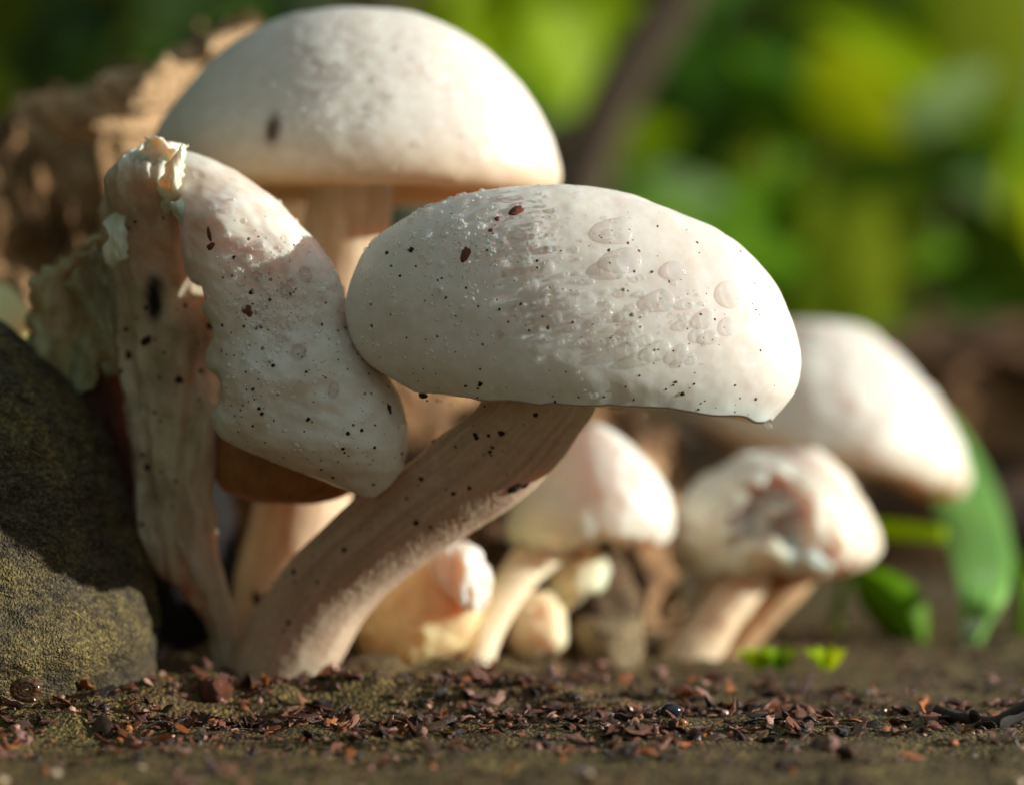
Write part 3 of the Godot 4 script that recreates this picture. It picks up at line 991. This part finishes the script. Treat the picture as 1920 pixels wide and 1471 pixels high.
	# ragged frill along the torn top
	for fl in [[[282, 258, 318, 256, -0.008], [262, 285, 325, 290, -0.008], [250, 318, 318, 325, -0.009], [255, 345, 300, 350, -0.011]], [[232, 292, 262, 280, -0.010], [214, 325, 268, 320, -0.009], [208, 358, 258, 362, -0.010], [212, 392, 235, 396, -0.012]],
		[[335, 275, 353, 276, -0.007], [318, 300, 347, 312, -0.006], [300, 335, 340, 345, -0.006], [298, 372, 330, 380, -0.008], [306, 402, 322, 405, -0.010]], [[334, 368, 350, 366, -0.006], [322, 385, 352, 392, -0.005], [326, 408, 346, 412, -0.006]], [[208, 400, 232, 392, -0.012], [196, 440, 240, 438, -0.011], [204, 490, 232, 492, -0.012]]]:
		part("torn_frill", skin(torn_sheet(fl, 0.0022, 0.0013), true, stem_tint(lin("#f2ede2"), lin("#dccba8"))), M.cap, t)
	rows = loft([[130, 640, 240, 600, -0.04, 0.004, 0.004], [140, 740, 250, 740, -0.04, 0.004, 0.004], [190, 860, 260, 860, -0.041, 0.004, 0.004], [235, 940, 262, 940, -0.042, 0.002, 0.002]], 40, 40, 1.0, crumple)
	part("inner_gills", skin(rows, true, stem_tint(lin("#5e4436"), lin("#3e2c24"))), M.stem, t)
	rows = loft([[395, 780, 690, 780, -0.03, 0.006, 0.02], [400, 840, 690, 850, -0.03, 0.008, 0.022], [404, 890, 680, 905, -0.03, 0.008, 0.02], [420, 920, 640, 932, -0.03, 0.006, 0.016], [470, 940, 590, 944, -0.03, 0.003, 0.006]], 50, 120)
	part("gill_side", skin(rows, true, stem_tint(lin("#b07c4c"), lin("#94602f"))), M.stem, t)  # brown of shade and light scattered through flesh, put into the colour

	# 4 small sunlit mushroom
	base = at(880, 1280, -0.056) * Vector3(1, 0, 1)
	t = thing("mushroom", base, "small sunlit cream mushroom under the front cap with a bright drop at its rim", "mushroom")
	attach = at(1075, 940, -0.085)
	rows = dome([[1190, 845], [1150, 808], [1105, 796], [1040, 845], [985, 915], [945, 975], [950, 1005]], [[1190, 845], [1235, 890], [1262, 945], [1264, 985], [1245, 1018], [1205, 1024]], -0.085, 0.016, 0.018, attach, 60, 120, 0.0009, 60, 0.45, 0.0009)
	mesh = skin(rows, true, cap_tint(white, cream))
	cap = part("cap", mesh, M.thin, t)
	part("hanging_drop", skin(loft([[1098, 985, 1110, 985, -0.072, 0.0006, 0.0006], [1090, 1008, 1120, 1008, -0.072, 0.0015, 0.0015], [1088, 1024, 1122, 1024, -0.072, 0.0017, 0.0017], [1098, 1042, 1112, 1042, -0.072, 0.0008, 0.0008]], 16, 20), true), M.drop, t)
	rows = loft([[1010, 940, 1120, 940, -0.085, 0.005, 0.005], [985, 990, 1110, 1000, -0.083, 0.005, 0.005], [955, 1040, 1055, 1052, -0.078, 0.0045, 0.0045], [925, 1085, 1003, 1098, -0.072, 0.004, 0.004], [895, 1140, 966, 1150, -0.066, 0.004, 0.004], [868, 1200, 936, 1210, -0.06, 0.004, 0.004], [846, 1300, 910, 1300, -0.055, 0.004, 0.004]], 60, 40)
	part("stem", skin(rows, true, stem_tint(cream, lin("#dcc9a8"))), M.stem, t)

	# 5 golden broken cap low in the middle
	base = at(790, 1270, -0.058) * Vector3(1, 0, 1)
	t = thing("mushroom", base, "low golden mushroom with a broken white top beside the foot of the main stem", "mushroom")
	attach = at(800, 1200, -0.062)
	rows = dome([[830, 1010], [770, 1035], [715, 1095], [680, 1165], [672, 1215], [700, 1245]], [[830, 1010], [875, 1030], [905, 1080], [912, 1140], [890, 1200], [860, 1240]], -0.062, 0.012, 0.014, attach, 50, 90, 0.0012, 40, 0.45, 0.0022)
	part("cap", skin(rows, true, cap_tint(lin("#edd4a6"), lin("#e0b57c"))), M.thin, t)
	rows = roughen(loft([[830, 1020, 875, 1015, -0.05, 0.002, 0.004], [805, 1050, 910, 1045, -0.05, 0.004, 0.005], [812, 1085, 925, 1085, -0.05, 0.004, 0.006], [850, 1120, 915, 1125, -0.05, 0.003, 0.005], [870, 1142, 900, 1146, -0.05, 0.001, 0.003]], 40, 50, 1.0, crumple), 0.0009, 220.0)
	part("torn_skin", skin(rows, true, cap_tint(lin("#efe9e2"), lin("#efe9e2"))), M.thin, t)
	rows = loft([[770, 1190, 860, 1190, -0.062, 0.004, 0.004], [760, 1250, 870, 1250, -0.06, 0.005, 0.005], [750, 1310, 880, 1310, -0.058, 0.005, 0.005]], 20, 30)
	part("stem", skin(rows, true, stem_tint(cream, tan_)), M.stem, t)

	# 6 button mushroom
	base = at(1005, 1250, -0.07) * Vector3(1, 0, 1)
	t = thing("mushroom", base, "tiny tan button mushroom on the ground between two stems and the pale stone", "mushroom")
	attach = at(1010, 1200, -0.072)
	rows = dome([[1005, 1105], [970, 1118], [948, 1160], [950, 1205], [970, 1228]], [[1005, 1105], [1040, 1115], [1064, 1155], [1066, 1200], [1045, 1230]], -0.072, 0.007, 0.007, attach, 36, 60, 0.0008, 40, 0.45, 0.0014)
	part("cap", skin(rows, true, cap_tint(lin("#edd8b6"), lin("#dfc094"))), M.thin, t)
	rows = loft([[985, 1190, 1035, 1190, -0.072, 0.003, 0.003], [980, 1260, 1040, 1260, -0.07, 0.003, 0.003]], 10, 24)
	part("stem", skin(rows, true, stem_tint(cream, tan_)), M.stem, t)

	# cluster of young ones in the gap
	for y in [[1085, 1245, -0.088, [[1090, 1035], [1052, 1052], [1030, 1095], [1040, 1125]], [[1090, 1035], [1128, 1050], [1146, 1090], [1138, 1122]], [1092, 1085], [[1070, 1090, 1112, 1090], [1078, 1170, 1122, 1170], [1080, 1260, 1130, 1260]], "young cream mushroom directly under the bright hanging drop"],
		[940, 1262, -0.078, [[945, 1080], [915, 1098], [900, 1140], [915, 1165]], [[945, 1080], [985, 1095], [1000, 1135], [985, 1165]], [948, 1130], [[930, 1140, 968, 1140], [925, 1200, 962, 1200], [920, 1280, 965, 1280]], "young tan mushroom between the lit slanting stem and the tiny button"],
		[690, 1262, -0.08, [[720, 1015], [670, 1030], [640, 1075], [655, 1110]], [[720, 1015], [765, 1030], [790, 1075], [775, 1110]], [715, 1065], [[690, 1070, 745, 1070], [680, 1160, 735, 1160], [670, 1280, 740, 1280]], "young cream mushroom half hidden behind the main slanting stem"]]:
		base = at(y[0], y[1], y[2]) * Vector3(1, 0, 1)
		t = thing("mushroom", base, y[7], "mushroom")
		attach = at(y[5][0], y[5][1], y[2])
		part("cap", skin(dome(y[3], y[4], y[2], 0.009, 0.009, attach, 40, 70, 0.001, 40, 0.45, 0.0016), true, cap_tint(lin("#efe0c4"), lin("#dcbd90"))), M.thin, t)
		var stalk := []
		for q in y[6]: stalk.append([q[0], q[1], q[2], q[3], y[2], 0.003, 0.003])
		part("stem", skin(roughen(loft(stalk, 20, 28), 0.0004, 120.0), true, stem_tint(cream, tan_)), M.stem, t)

	# 7 damaged mushroom at the right
	base = at(1290, 1240, -0.085) * Vector3(1, 0, 1)
	t = thing("mushroom", base, "cream mushroom with a mottled brown bruise on its cap, on two slanting stems", "mushroom")
	attach = at(1430, 980, -0.105)
	rows = dome([[1465, 842], [1400, 853], [1330, 888], [1275, 940], [1250, 1000], [1270, 1052]], [[1465, 842], [1535, 852], [1598, 905], [1638, 970], [1640, 1032], [1600, 1074], [1550, 1075]], -0.105, 0.02, 0.02, attach, 80, 140, 0.0012, 70, 0.45, 0.0018)
	for i in 80:
		for j in 140:
			var q := seen(rows[i][j])
			var p: Vector3 = rows[i][j]
			if p.z > -0.105:
				var d := rot_at(q, p)
				rows[i][j] = p + Vector3(0, 0, -0.0035 * d * (1.0 + 1.6 * noise_mid.get_noise_3dv(p * 160.0)))
	mesh = skin(rows, true, func(p, n, _u, v):
		var q := seen(p)
		var d := rot_at(q, p) if p.z > -0.115 else 0.0
		var w := noise_mid.get_noise_3dv(p * 130.0)
		return white.lerp(cream, v).lerp(lin("#94785c").lerp(lin("#cfc6be"), clampf(w * 2.2 + 0.45, 0, 1)), clampf(d * (0.8 + w * 1.6), 0, 0.9)))
	part("cap", mesh, M.thin, t)
	rows = roughen(loft([[1462, 1010, 1500, 1005, -0.089, 0.001, 0.004], [1448, 1035, 1530, 1030, -0.088, 0.002, 0.005], [1452, 1058, 1560, 1058, -0.089, 0.002, 0.005], [1475, 1080, 1550, 1082, -0.091, 0.001, 0.004]], 30, 40), 0.0012, 150.0)
	part("folded_lobe", skin(rows, true, cap_tint(lin("#efeae4"), lin("#e0d4c6"))), M.thin, t)
	rows = loft([[1380, 1000, 1470, 1000, -0.1, 0.005, 0.005], [1365, 1055, 1462, 1055, -0.098, 0.005, 0.005], [1330, 1110, 1430, 1112, -0.095, 0.005, 0.005], [1275, 1180, 1380, 1182, -0.09, 0.005, 0.005], [1205, 1270, 1330, 1270, -0.084, 0.006, 0.006]], 50, 40)
	part("stem", skin(roughen(rows, 0.0006, 100.0), true, stem_tint(cream, tan_)), M.stem, t)
	rows = loft([[1450, 1010, 1535, 1010, -0.104, 0.004, 0.004], [1440, 1065, 1540, 1065, -0.103, 0.004, 0.004], [1415, 1120, 1505, 1120, -0.1, 0.004, 0.004], [1360, 1190, 1435, 1192, -0.096, 0.004, 0.004], [1300, 1260, 1385, 1260, -0.092, 0.005, 0.005]], 50, 40)
	part("stem", skin(roughen(rows, 0.0006, 100.0), true, stem_tint(tan_, lin("#8d7450"))), M.stem, t)

	# 8 drooping mushroom at the far right
	base = at(1360, 1170, -0.17) * Vector3(1, 0, 1)
	t = thing("mushroom", base, "big blurred white mushroom drooping to the right beside the green blade leaf", "mushroom")
	attach = at(1480, 760, -0.17)
	rows = dome([[1520, 598], [1440, 610], [1365, 645], [1310, 700], [1288, 760], [1300, 795], [1335, 812]], [[1520, 598], [1600, 610], [1680, 662], [1748, 742], [1798, 832], [1814, 895], [1796, 934], [1755, 938]], -0.17, 0.034, 0.034, attach, 80, 140, 0.0012, 80, 0.45, 0.0012)
	part("cap", skin(rows, true, cap_tint(white, lin("#ddb282"), 0.62)), M.thin, t)
	rows = loft([[1400, 740, 1530, 740, -0.17, 0.01, 0.01], [1370, 850, 1490, 850, -0.17, 0.01, 0.01], [1330, 1000, 1450, 1000, -0.17, 0.01, 0.01], [1300, 1190, 1420, 1190, -0.17, 0.01, 0.01]], 40, 40)
	part("stem", skin(roughen(rows, 0.0006, 80.0), true, stem_tint(cream, tan_)), M.stem, t)

	# 9 pale green cap at the left edge
	base = at(-20, 1250, -0.075) * Vector3(1, 0, 1)
	t = thing("mushroom", base, "pale green mushroom peeping out at the left edge above the mossy stone", "mushroom")
	attach = at(-40, 620, -0.075)
	rows = dome([[-30, 525], [-90, 545], [-140, 600], [-150, 660], [-120, 690]], [[-30, 525], [20, 540], [55, 590], [66, 650], [50, 690]], -0.075, 0.016, 0.016, attach, 40, 80)
	part("cap", skin(rows, true, cap_tint(lin("#d5dca0"), lin("#c2cf86"))), M.thin, t)
	rows = loft([[-70, 600, -10, 600, -0.075, 0.004, 0.004], [-60, 900, 0, 900, -0.075, 0.004, 0.004], [-60, 1260, 10, 1260, -0.075, 0.004, 0.004]], 20, 30)
	part("stem", skin(rows, true, stem_tint(cream, tan_)), M.stem, t)


# ------------------------------------------------------------------ green plants at the right

func strip_leaf(spec: Array, cup: float) -> ArrayMesh:
	# rows: left x, left y, right x, right y, z; a thin curved blade with a sunken midrib
	var rows := []
	for r in smooth_path(spec, 40):
		var l := at(r[0], r[1], r[4])
		var q := at(r[2], r[3], r[4])
		var row := PackedVector3Array()
		var n := 30
		for side in 2:
			for j in n:
				var t := float(j) / (n - 1)
				if side == 1: t = 1.0 - t
				var s := t * 2.0 - 1.0
				var z := cup * (1.0 - s * s) - 0.0006 * exp(-pow(s / 0.12, 2.0)) + 0.00012 * sin(s * 34.0) + (0.0 if side == 0 else -0.0003)
				row.append(l.lerp(q, t) + Vector3(0, 0, z))
		rows.append(row)
	return skin(rows, true)


func ball(c: Vector3, r: float) -> ArrayMesh:
	var rows := []
	for i in 10:
		var a := PI * (i + 0.3) / 9.6
		var row := PackedVector3Array()
		for j in 16:
			row.append(c + Vector3(sin(a) * cos(TAU * j / 16.0), cos(a), sin(a) * sin(TAU * j / 16.0) * 0.7) * r)
		rows.append(row)
	return skin(rows, true)


func build_plants() -> void:
	var base := at(1905, 1200, -0.13) * Vector3(1, 0, 1)
	var t := thing("seedling", base, "green plant with a long hanging blade leaf at the right edge", "plant")
	part("leaf", strip_leaf([[1740, 770, 1770, 768, -0.225], [1738, 825, 1808, 812, -0.22], [1742, 900, 1852, 885, -0.205], [1760, 970, 1882, 955, -0.175], [1785, 1050, 1900, 1040, -0.14], [1800, 1110, 1890, 1115, -0.115], [1802, 1170, 1855, 1175, -0.116], [1808, 1222, 1826, 1226, -0.118]], 0.0022), M.leaf_blade, t)
	part("stalk", tube([at(1905, 1230, -0.13), at(1915, 1090, -0.128), at(1880, 1010, -0.17), at(1800, 830, -0.226), at(1755, 772, -0.226)], [0.0016, 0.0014, 0.0013, 0.0012, 0.001], 10, 30), M.leaf_mid, t)
	part("stalk", tube([at(1915, 1090, -0.128), at(1960, 1120, -0.13), at(2020, 1240, -0.13)], [0.002, 0.002, 0.002], 10, 16), M.leaf_bright, t)
	for d in [[1822, 1172, -0.1125, 0.0016], [1848, 1078, -0.1095, 0.0012], [1814, 1205, -0.1155, 0.0013]]:
		part("water_droplet", ball(at(d[0], d[1], d[2]), d[3]), M.water, t)
	base = at(1650, 1215, -0.14) * Vector3(1, 0, 1)
	t = thing("seedling", base, "small green plant with one glossy pointed leaf below the drooping mushroom", "plant")
	part("leaf", strip_leaf([[1600, 1062, 1618, 1058, -0.13], [1600, 1090, 1660, 1068, -0.127], [1615, 1135, 1712, 1095, -0.125], [1650, 1180, 1738, 1135, -0.124], [1690, 1212, 1740, 1180, -0.124], [1722, 1224, 1734, 1214, -0.125]], 0.004), M.leaf_mid, t)
	part("stalk", tube([at(1560, 1230, -0.14), at(1575, 1120, -0.138), at(1605, 1062, -0.132)], [0.0013, 0.0011, 0.0009], 8, 16), M.leaf_mid, t)
	part("stalk", tube([at(1500, 1000, -0.15), at(1640, 992, -0.14), at(1770, 1002, -0.132)], [0.0022, 0.0022, 0.0018], 10, 16), M.leaf_bright, t)
	for s in [[1420, 1245, "pale yellow green sprout close to the two slanting stems"], [1460, 1262, "deep green sprout right of the yellow green one"], [1548, 1245, "yellow green sprout standing alone on dark soil"]]:
		base = at(s[0], 1285, -0.06) * Vector3(1, 0, 1)
		t = thing("sprout", base, s[2], "sprout", "sprouts among the litter")
		for k in 4:
			var a := TAU * k / 4.0 + 0.4
			leaf_on(t, leaf_mesh[2], M.leaf_bright if s[0] != 1460 else M.leaf_mid, base + Vector3(0, 0.001, 0), Vector3(cos(a), 1.1, sin(a) * 0.6), Vector3(-cos(a), 0.8, 0.8), 0.0055)


# ------------------------------------------------------------------ litter

func flake(seed_: int) -> ArrayMesh:
	var r := RandomNumberGenerator.new()
	r.seed = seed_
	var n := 9
	var top := PackedVector3Array()
	var low := PackedVector3Array()
	var bend := r.randf_range(-0.5, 0.5)
	var wide := r.randf_range(0.18, 0.6)
	for i in n:
		var a := TAU * i / n
		var rad := r.randf_range(0.45, 1.1)
		var p := Vector3(cos(a) * rad, 0, sin(a) * rad * wide)
		p.y = bend * p.x * p.x + r.randf_range(-0.06, 0.06)
		top.append(p + Vector3(0, 0.05, 0))
		low.append(p - Vector3(0, 0.05, 0))
	return skin([low, top], true)


func lump(seed_: int) -> ArrayMesh:
	var r := RandomNumberGenerator.new()
	r.seed = seed_
	var off := Vector3(r.randf(), r.randf(), r.randf()) * 40.0
	var rows := []
	for i in 9:
		var a := PI * (i + 0.35) / 8.7
		var row := PackedVector3Array()
		for j in 13:
			var q := TAU * j / 13.0
			var d := Vector3(sin(a) * cos(q), cos(a), sin(a) * sin(q))
			row.append(d * (1.0 + 0.55 * noise_mid.get_noise_3dv(d * 1.3 + off) + 0.3 * noise_mid.get_noise_3dv(d * 3.6 + off)) * Vector3(1, 0.7, 0.9))
		rows.append(row)
	return skin(rows, true)


func build_litter() -> void:
	var flakes := []
	var lumps := []
	for i in 12: flakes.append(flake(100 + i))
	for i in 5: lumps.append(lump(200 + i))
	var tones := ["#4a2a1e", "#6e3c28", "#74422a", "#98684a", "#2c1a14", "#50302a", "#b88c7c", "#1e1512", "#a05a26", "#6a3c22", "#38241a", "#5c3420"]
	var tone_mats := []
	for h in tones:
		tone_mats.append(stuff_mat("litter " + h, 0.4, {"vertex": false, "color": Color(h), "bump": T.grit, "depth": 0.02, "scale": 250.0}))
	# loose crumbs nobody could count
	for set_ in [["leaf_crumbs", flakes, 5200, 0.0004, 0.0026, "fine brown crumbs of dead leaf strewn over the ground"], ["bark_chips", flakes, 560, 0.0012, 0.0034, "larger loose bark chips in drifts on the ground"], ["grit", lumps, 2600, 0.00015, 0.0008, "fine dark grit lying on the mossy ground"], ["wet_grit", lumps, 300, 0.0003, 0.0010, "wet glistening grit among the bark chips"]]:
		var shapes := []
		for m in set_[1]:
			var a: Array = m.surface_get_arrays(0)
			shapes.append([a[Mesh.ARRAY_VERTEX], a[Mesh.ARRAY_NORMAL], a[Mesh.ARRAY_INDEX]])
		var v := PackedVector3Array()
		var nrm := PackedVector3Array()
		var col := PackedColorArray()
		var idx := PackedInt32Array()
		for i in set_[2]:
			var z := rng.randf_range(-0.16, 0.07)
			if rng.randf() < 0.68: z = rng.randfn(-0.008, 0.018)
			var x := rng.randf_range(-0.14, 0.14)
			if x > 0.025 and rng.randf() < 0.62: x = 0.05 - x * rng.randf()
			if z < -0.03 and x < 0.0 and rng.randf() < 0.5: x = -x
			for again in 4:  # pieces gather in drifts
				if noise_mid.get_noise_2d(x * 38.0 + 3.0, z * 70.0) > rng.randf_range(-0.35, 0.3): break
				x = rng.randf_range(-0.14, 0.14)
			var u := rng.randf()
			var s := lerpf(set_[3], set_[4], u * u * u)
			var b := Basis.from_euler(Vector3(rng.randfn(0, 0.5), rng.randf() * TAU, rng.randfn(0, 0.5)))
			var at_ := Vector3(x, ground_height(x, z) + s * 0.3, z)
			var tone := lin(tones[rng.randi() % tones.size()]) * rng.randf_range(0.7, 1.3)
			var shape: Array = shapes[rng.randi() % shapes.size()]
			var first := v.size()
			v.append_array(Transform3D(b.scaled(Vector3.ONE * s), at_) * (shape[0] as PackedVector3Array))
			nrm.append_array(Transform3D(b, Vector3.ZERO) * (shape[1] as PackedVector3Array))
			for n in shape[0].size(): col.append(tone)
			for n in shape[2]: idx.append(first + n)
		var arr := []
		arr.resize(Mesh.ARRAY_MAX)
		arr[Mesh.ARRAY_VERTEX] = v
		arr[Mesh.ARRAY_NORMAL] = nrm
		arr[Mesh.ARRAY_COLOR] = col
		arr[Mesh.ARRAY_INDEX] = idx
		var loose := ArrayMesh.new()
		loose.add_surface_from_arrays(Mesh.PRIMITIVE_TRIANGLES, arr)
		single(set_[0], loose, M.wet if set_[0] == "wet_grit" else M.litter, set_[5], "litter", "", "stuff")

	# pieces one can pick out: px, py (foot), z, size mm, tone, kind, label
	var picks := [
		[262, 1322, 0.012, 4.2, 3, 0, "orange brown bark flake at the foot of the mossy stone"],
		[340, 1320, 0.01, 3.6, 8, 0, "long orange flake in front of the dark gap"],
		[90, 1330, 0.012, 4.0, 1, 0, "rust brown flake below the snail shell"],
		[150, 1332, 0.014, 3.0, 8, 0, "amber flake between snail shell and orange flakes"],
		[405, 1300, -0.012, 5.4, 2, 1, "pale brown crumbly clod at the foot of the wilted stem"],
		[470, 1310, 0.0, 3.0, 5, 0, "reddish flake under the main stem's foot"],
		[560, 1352, 0.004, 4.0, 1, 0, "dark curled bark flake in the foreground middle left"],
		[710, 1280, -0.03, 3.6, 7, 0, "black flat flake beside the flat brown stone"],
		[790, 1372, 0.014, 2.2, 6, 1, "round pink seed in the litter below the golden mushroom"],
		[850, 1368, 0.006, 4.2, 4, 0, "dark brown bark scrap right of the pink seed"],
		[910, 1360, 0.006, 3.6, 1, 0, "reddish bark scrap in front of the small mushroom"],
		[1000, 1335, -0.006, 3.8, 2, 0, "upright rusty flake in the middle of the litter"],
		[1050, 1325, -0.012, 3.0, 3, 0, "tan flake behind the upright rusty one"],
		[1190, 1362, 0.0, 2.6, 3, 0, "thin tan sliver lying left of the blue bead"],
		[1100, 1370, 0.006, 4.4, 4, 0, "long black bark strip in the foreground"],
		[1235, 1280, -0.05, 3.0, 6, 1, "pink pebble blurred behind the litter"],
		[1335, 1288, -0.045, 2.6, 8, 1, "orange pebble blurred right of the pink one"],
		[1580, 1385, 0.012, 2.4, 7, 1, "black crumb standing on the bare right side"],
		[1555, 1412, 0.03, 3.4, 6, 1, "pale pink blurred crumb in front of the black one"],
		[1660, 1385, 0.01, 1.4, 8, 0, "small orange chip on the bare right side"],
		[1860, 1390, 0.012, 2.6, 3, 0, "light tan chip below the twig"],
		[1840, 1400, 0.016, 2.4, 1, 0, "brown chip next to the light tan one"],
		[1695, 1335, -0.015, 1.6, 8, 1, "round orange grain left of the twig"],
		[1860, 1285, -0.05, 2.6, 6, 1, "pink pebble blurred behind the twig"],
		[520, 1290, -0.03, 3.6, 9, 1, "dark earth crumb pressed against the main stem's foot"],
		[470, 1285, -0.034, 3.0, 2, 1, "brown earth crumb between the two large stems"],
		[650, 1290, -0.03, 2.8, 10, 1, "black earth crumb right of the main stem's foot"],
		[200, 1318, -0.004, 4.6, 7, 0, "black bark scrap between shell and orange flakes"],
		[300, 1322, 0.0, 4.2, 10, 0, "dark bark scrap under the long orange flake"],
		[600, 1316, -0.012, 3.0, 7, 1, "wet black pebble at the main stem's foot"],
		[40, 1330, 0.02, 3.0, 6, 1, "pale blurred pebble at the lower left corner"],
		[330, 1392, 0.05, 1.2, 6, 1, "pale grain shining in the blurred foreground"],
		[700, 1420, 0.04, 3.6, 3, 0, "blurred tan flake in the foreground"],
	]
	for p in picks:
		var k: float = S * (FOCUS - p[2]) / FOCUS
		var x: float = (p[0] - 960.0) * k
		var s: float = p[3] * 0.0005
		var o := single("bark_flake" if p[5] == 0 else "pebble", flakes[rng.randi() % flakes.size()] if p[5] == 0 else lumps[rng.randi() % lumps.size()], tone_mats[p[4]], p[6], "bark flake" if p[5] == 0 else "pebble", "loose pieces on the ground")
		# rests on the ground where the ground is seen at that height in the photograph
		var depth: float = FOCUS - p[2]
		o.transform = Transform3D(Basis.from_euler(Vector3(rng.randfn(0.2, 0.3), rng.randf() * TAU, rng.randfn(0, 0.4))).scaled(Vector3.ONE * s), Vector3(x, ground_height(x, p[2]) + s * 0.45, p[2]))

	# pale grains added to stand for blurred sun glints in the foreground
	var mp := MultiMesh.new()
	mp.transform_format = MultiMesh.TRANSFORM_3D
	mp.mesh = lumps[0]
	mp.instance_count = 9
	for i in 9:
		var z := rng.randf_range(0.042, 0.075)
		var x := rng.randf_range(-0.075, 0.075)
		mp.set_instance_transform(i, Transform3D(Basis.from_euler(Vector3(rng.randf(), rng.randf() * TAU, 0)).scaled(Vector3.ONE * rng.randf_range(0.0003, 0.0008)), Vector3(x, ground_height(x, z) + 0.0003, z)))
	var grains := MultiMeshInstance3D.new()
	grains.name = "glint_grains"
	grains.multimesh = mp
	grains.material_override = stuff_mat("pale glint grain", 0.15, {"vertex": false, "color": Color(0.78, 0.7, 0.58), "coat": 1.0, "coat_rough": 0.05})
	add_child(grains)
	tag(grains, "pale grains added as sun glints over the blurred foreground", "grains", "", "stuff")

	# fine rootlets
	for r in [[300, 0.006, "thin dark rootlet curling beside the orange flakes"], [640, -0.004, "thin rootlet arching over litter in front of the flat brown stone"], [1010, 0.004, "fine rootlet standing up amid the litter left of the beetle"], [1430, 0.002, "hair-thin rootlet on the bare ground right of the beetle"]]:
		var rx: float = (r[0] - 960.0) * S * (FOCUS - r[1]) / FOCUS
		var pts := []
		var rad := []
		var dirn := rng.randf() * TAU
		for i in 6:
			var qx := rx + (i - 2.5) * 0.0016 * cos(dirn) + rng.randfn(0, 0.0005)
			var qz: float = r[1] + (i - 2.5) * 0.001 * sin(dirn)
			pts.append(Vector3(qx, ground_height(qx, qz) + 0.0002 + 0.0015 * sin(PI * i / 5.0) * rng.randf(), qz))
			rad.append(0.00022 - 0.00002 * i)
		single("rootlet", tube(pts, rad, 6, 30), M.twig, r[2], "rootlet", "fine rootlets in the litter")

	# blue black bead-like beetle
	var bp := at(1258, 1350, 0.0)
	bp.y = 0.0018
	var t := thing("beetle", bp, "tiny round glossy blue black beetle on the ground below the front cap", "beetle")
	var rows := []
	for i in 12:
		var a := PI * (i + 0.3) / 11.6
		var row := PackedVector3Array()
		for j in 18:
			var q := TAU * j / 18.0
			row.append(bp + Vector3(cos(a) * -0.0017, sin(a) * sin(q) * 0.00125, sin(a) * cos(q) * 0.0012))
		rows.append(row)
	part("shell", skin(rows, true, func(_p, _n, _u, _v): return lin("#12202c")), M.shell, t)
	rows = []
	for i in 8:
		var a := PI * (i + 0.3) / 7.6
		var row := PackedVector3Array()
		for j in 12:
			var q := TAU * j / 12.0
			row.append(bp + Vector3(-0.0018 + cos(a) * -0.0006, -0.0003 + sin(a) * sin(q) * 0.0006, sin(a) * cos(q) * 0.0007))
		rows.append(row)
	part("head", skin(rows, true, func(_p, _n, _u, _v): return lin("#0c0c0e")), M.shell, t)

	# twig at the right
	var tw := at(1840, 1360, 0.0) * Vector3(1, 0, 1)
	t = thing("twig", tw, "crooked dark twig lying on the ground at the right edge", "twig")
	part("stick", tube([at(1755, 1328, -0.004), at(1785, 1342, -0.002), at(1825, 1352, 0.0), at(1865, 1358, 0.002), at(1900, 1342, 0.002), at(1960, 1312, 0.002), at(2010, 1290, 0.002)], [0.0008, 0.0011, 0.0011, 0.0013, 0.0013, 0.0015, 0.0015], 12, 60), M.twig, t)
	part("side_shoot", tube([at(1832, 1354, 0.0), at(1826, 1340, 0.001), at(1823, 1334, 0.002)], [0.001, 0.0008, 0.0004], 8, 8), M.twig, t)

	# snail shell at the foot of the mossy stone
	var sp := at(48, 1292, 0.0105)
	t = thing("snail_shell", Vector3(sp.x, 0.0, sp.z), "small flat brown spiral snail shell at the foot of the mossy stone", "snail shell")
	rows = []
	for i in 120:
		var q := i / 119.0
		var a := q * TAU * 2.75 + 0.6
		var rr := 0.00075 * exp(q * 1.05) - 0.00035
		var c := sp + Vector3(cos(a) * rr * 1.2, sin(a) * rr * 0.85, -0.0007 + 0.0006 * (1.0 - q))
		var w := 0.00028 + 0.00062 * q
		var e1 := Vector3(cos(a), sin(a) * 0.8, 0)
		var row := PackedVector3Array()
		for j in 14:
			var b := TAU * j / 14.0
			row.append(c + e1 * cos(b) * w + Vector3(0, 0, sin(b) * w))
		rows.append(row)
	part("whorl", skin(rows, true, func(_p, _n, u, v): return lin("#6b4a30").lerp(lin("#2e1c12"), clampf(0.5 + 0.5 * sin(v * 180.0), 0, 1))), M.shell, t)
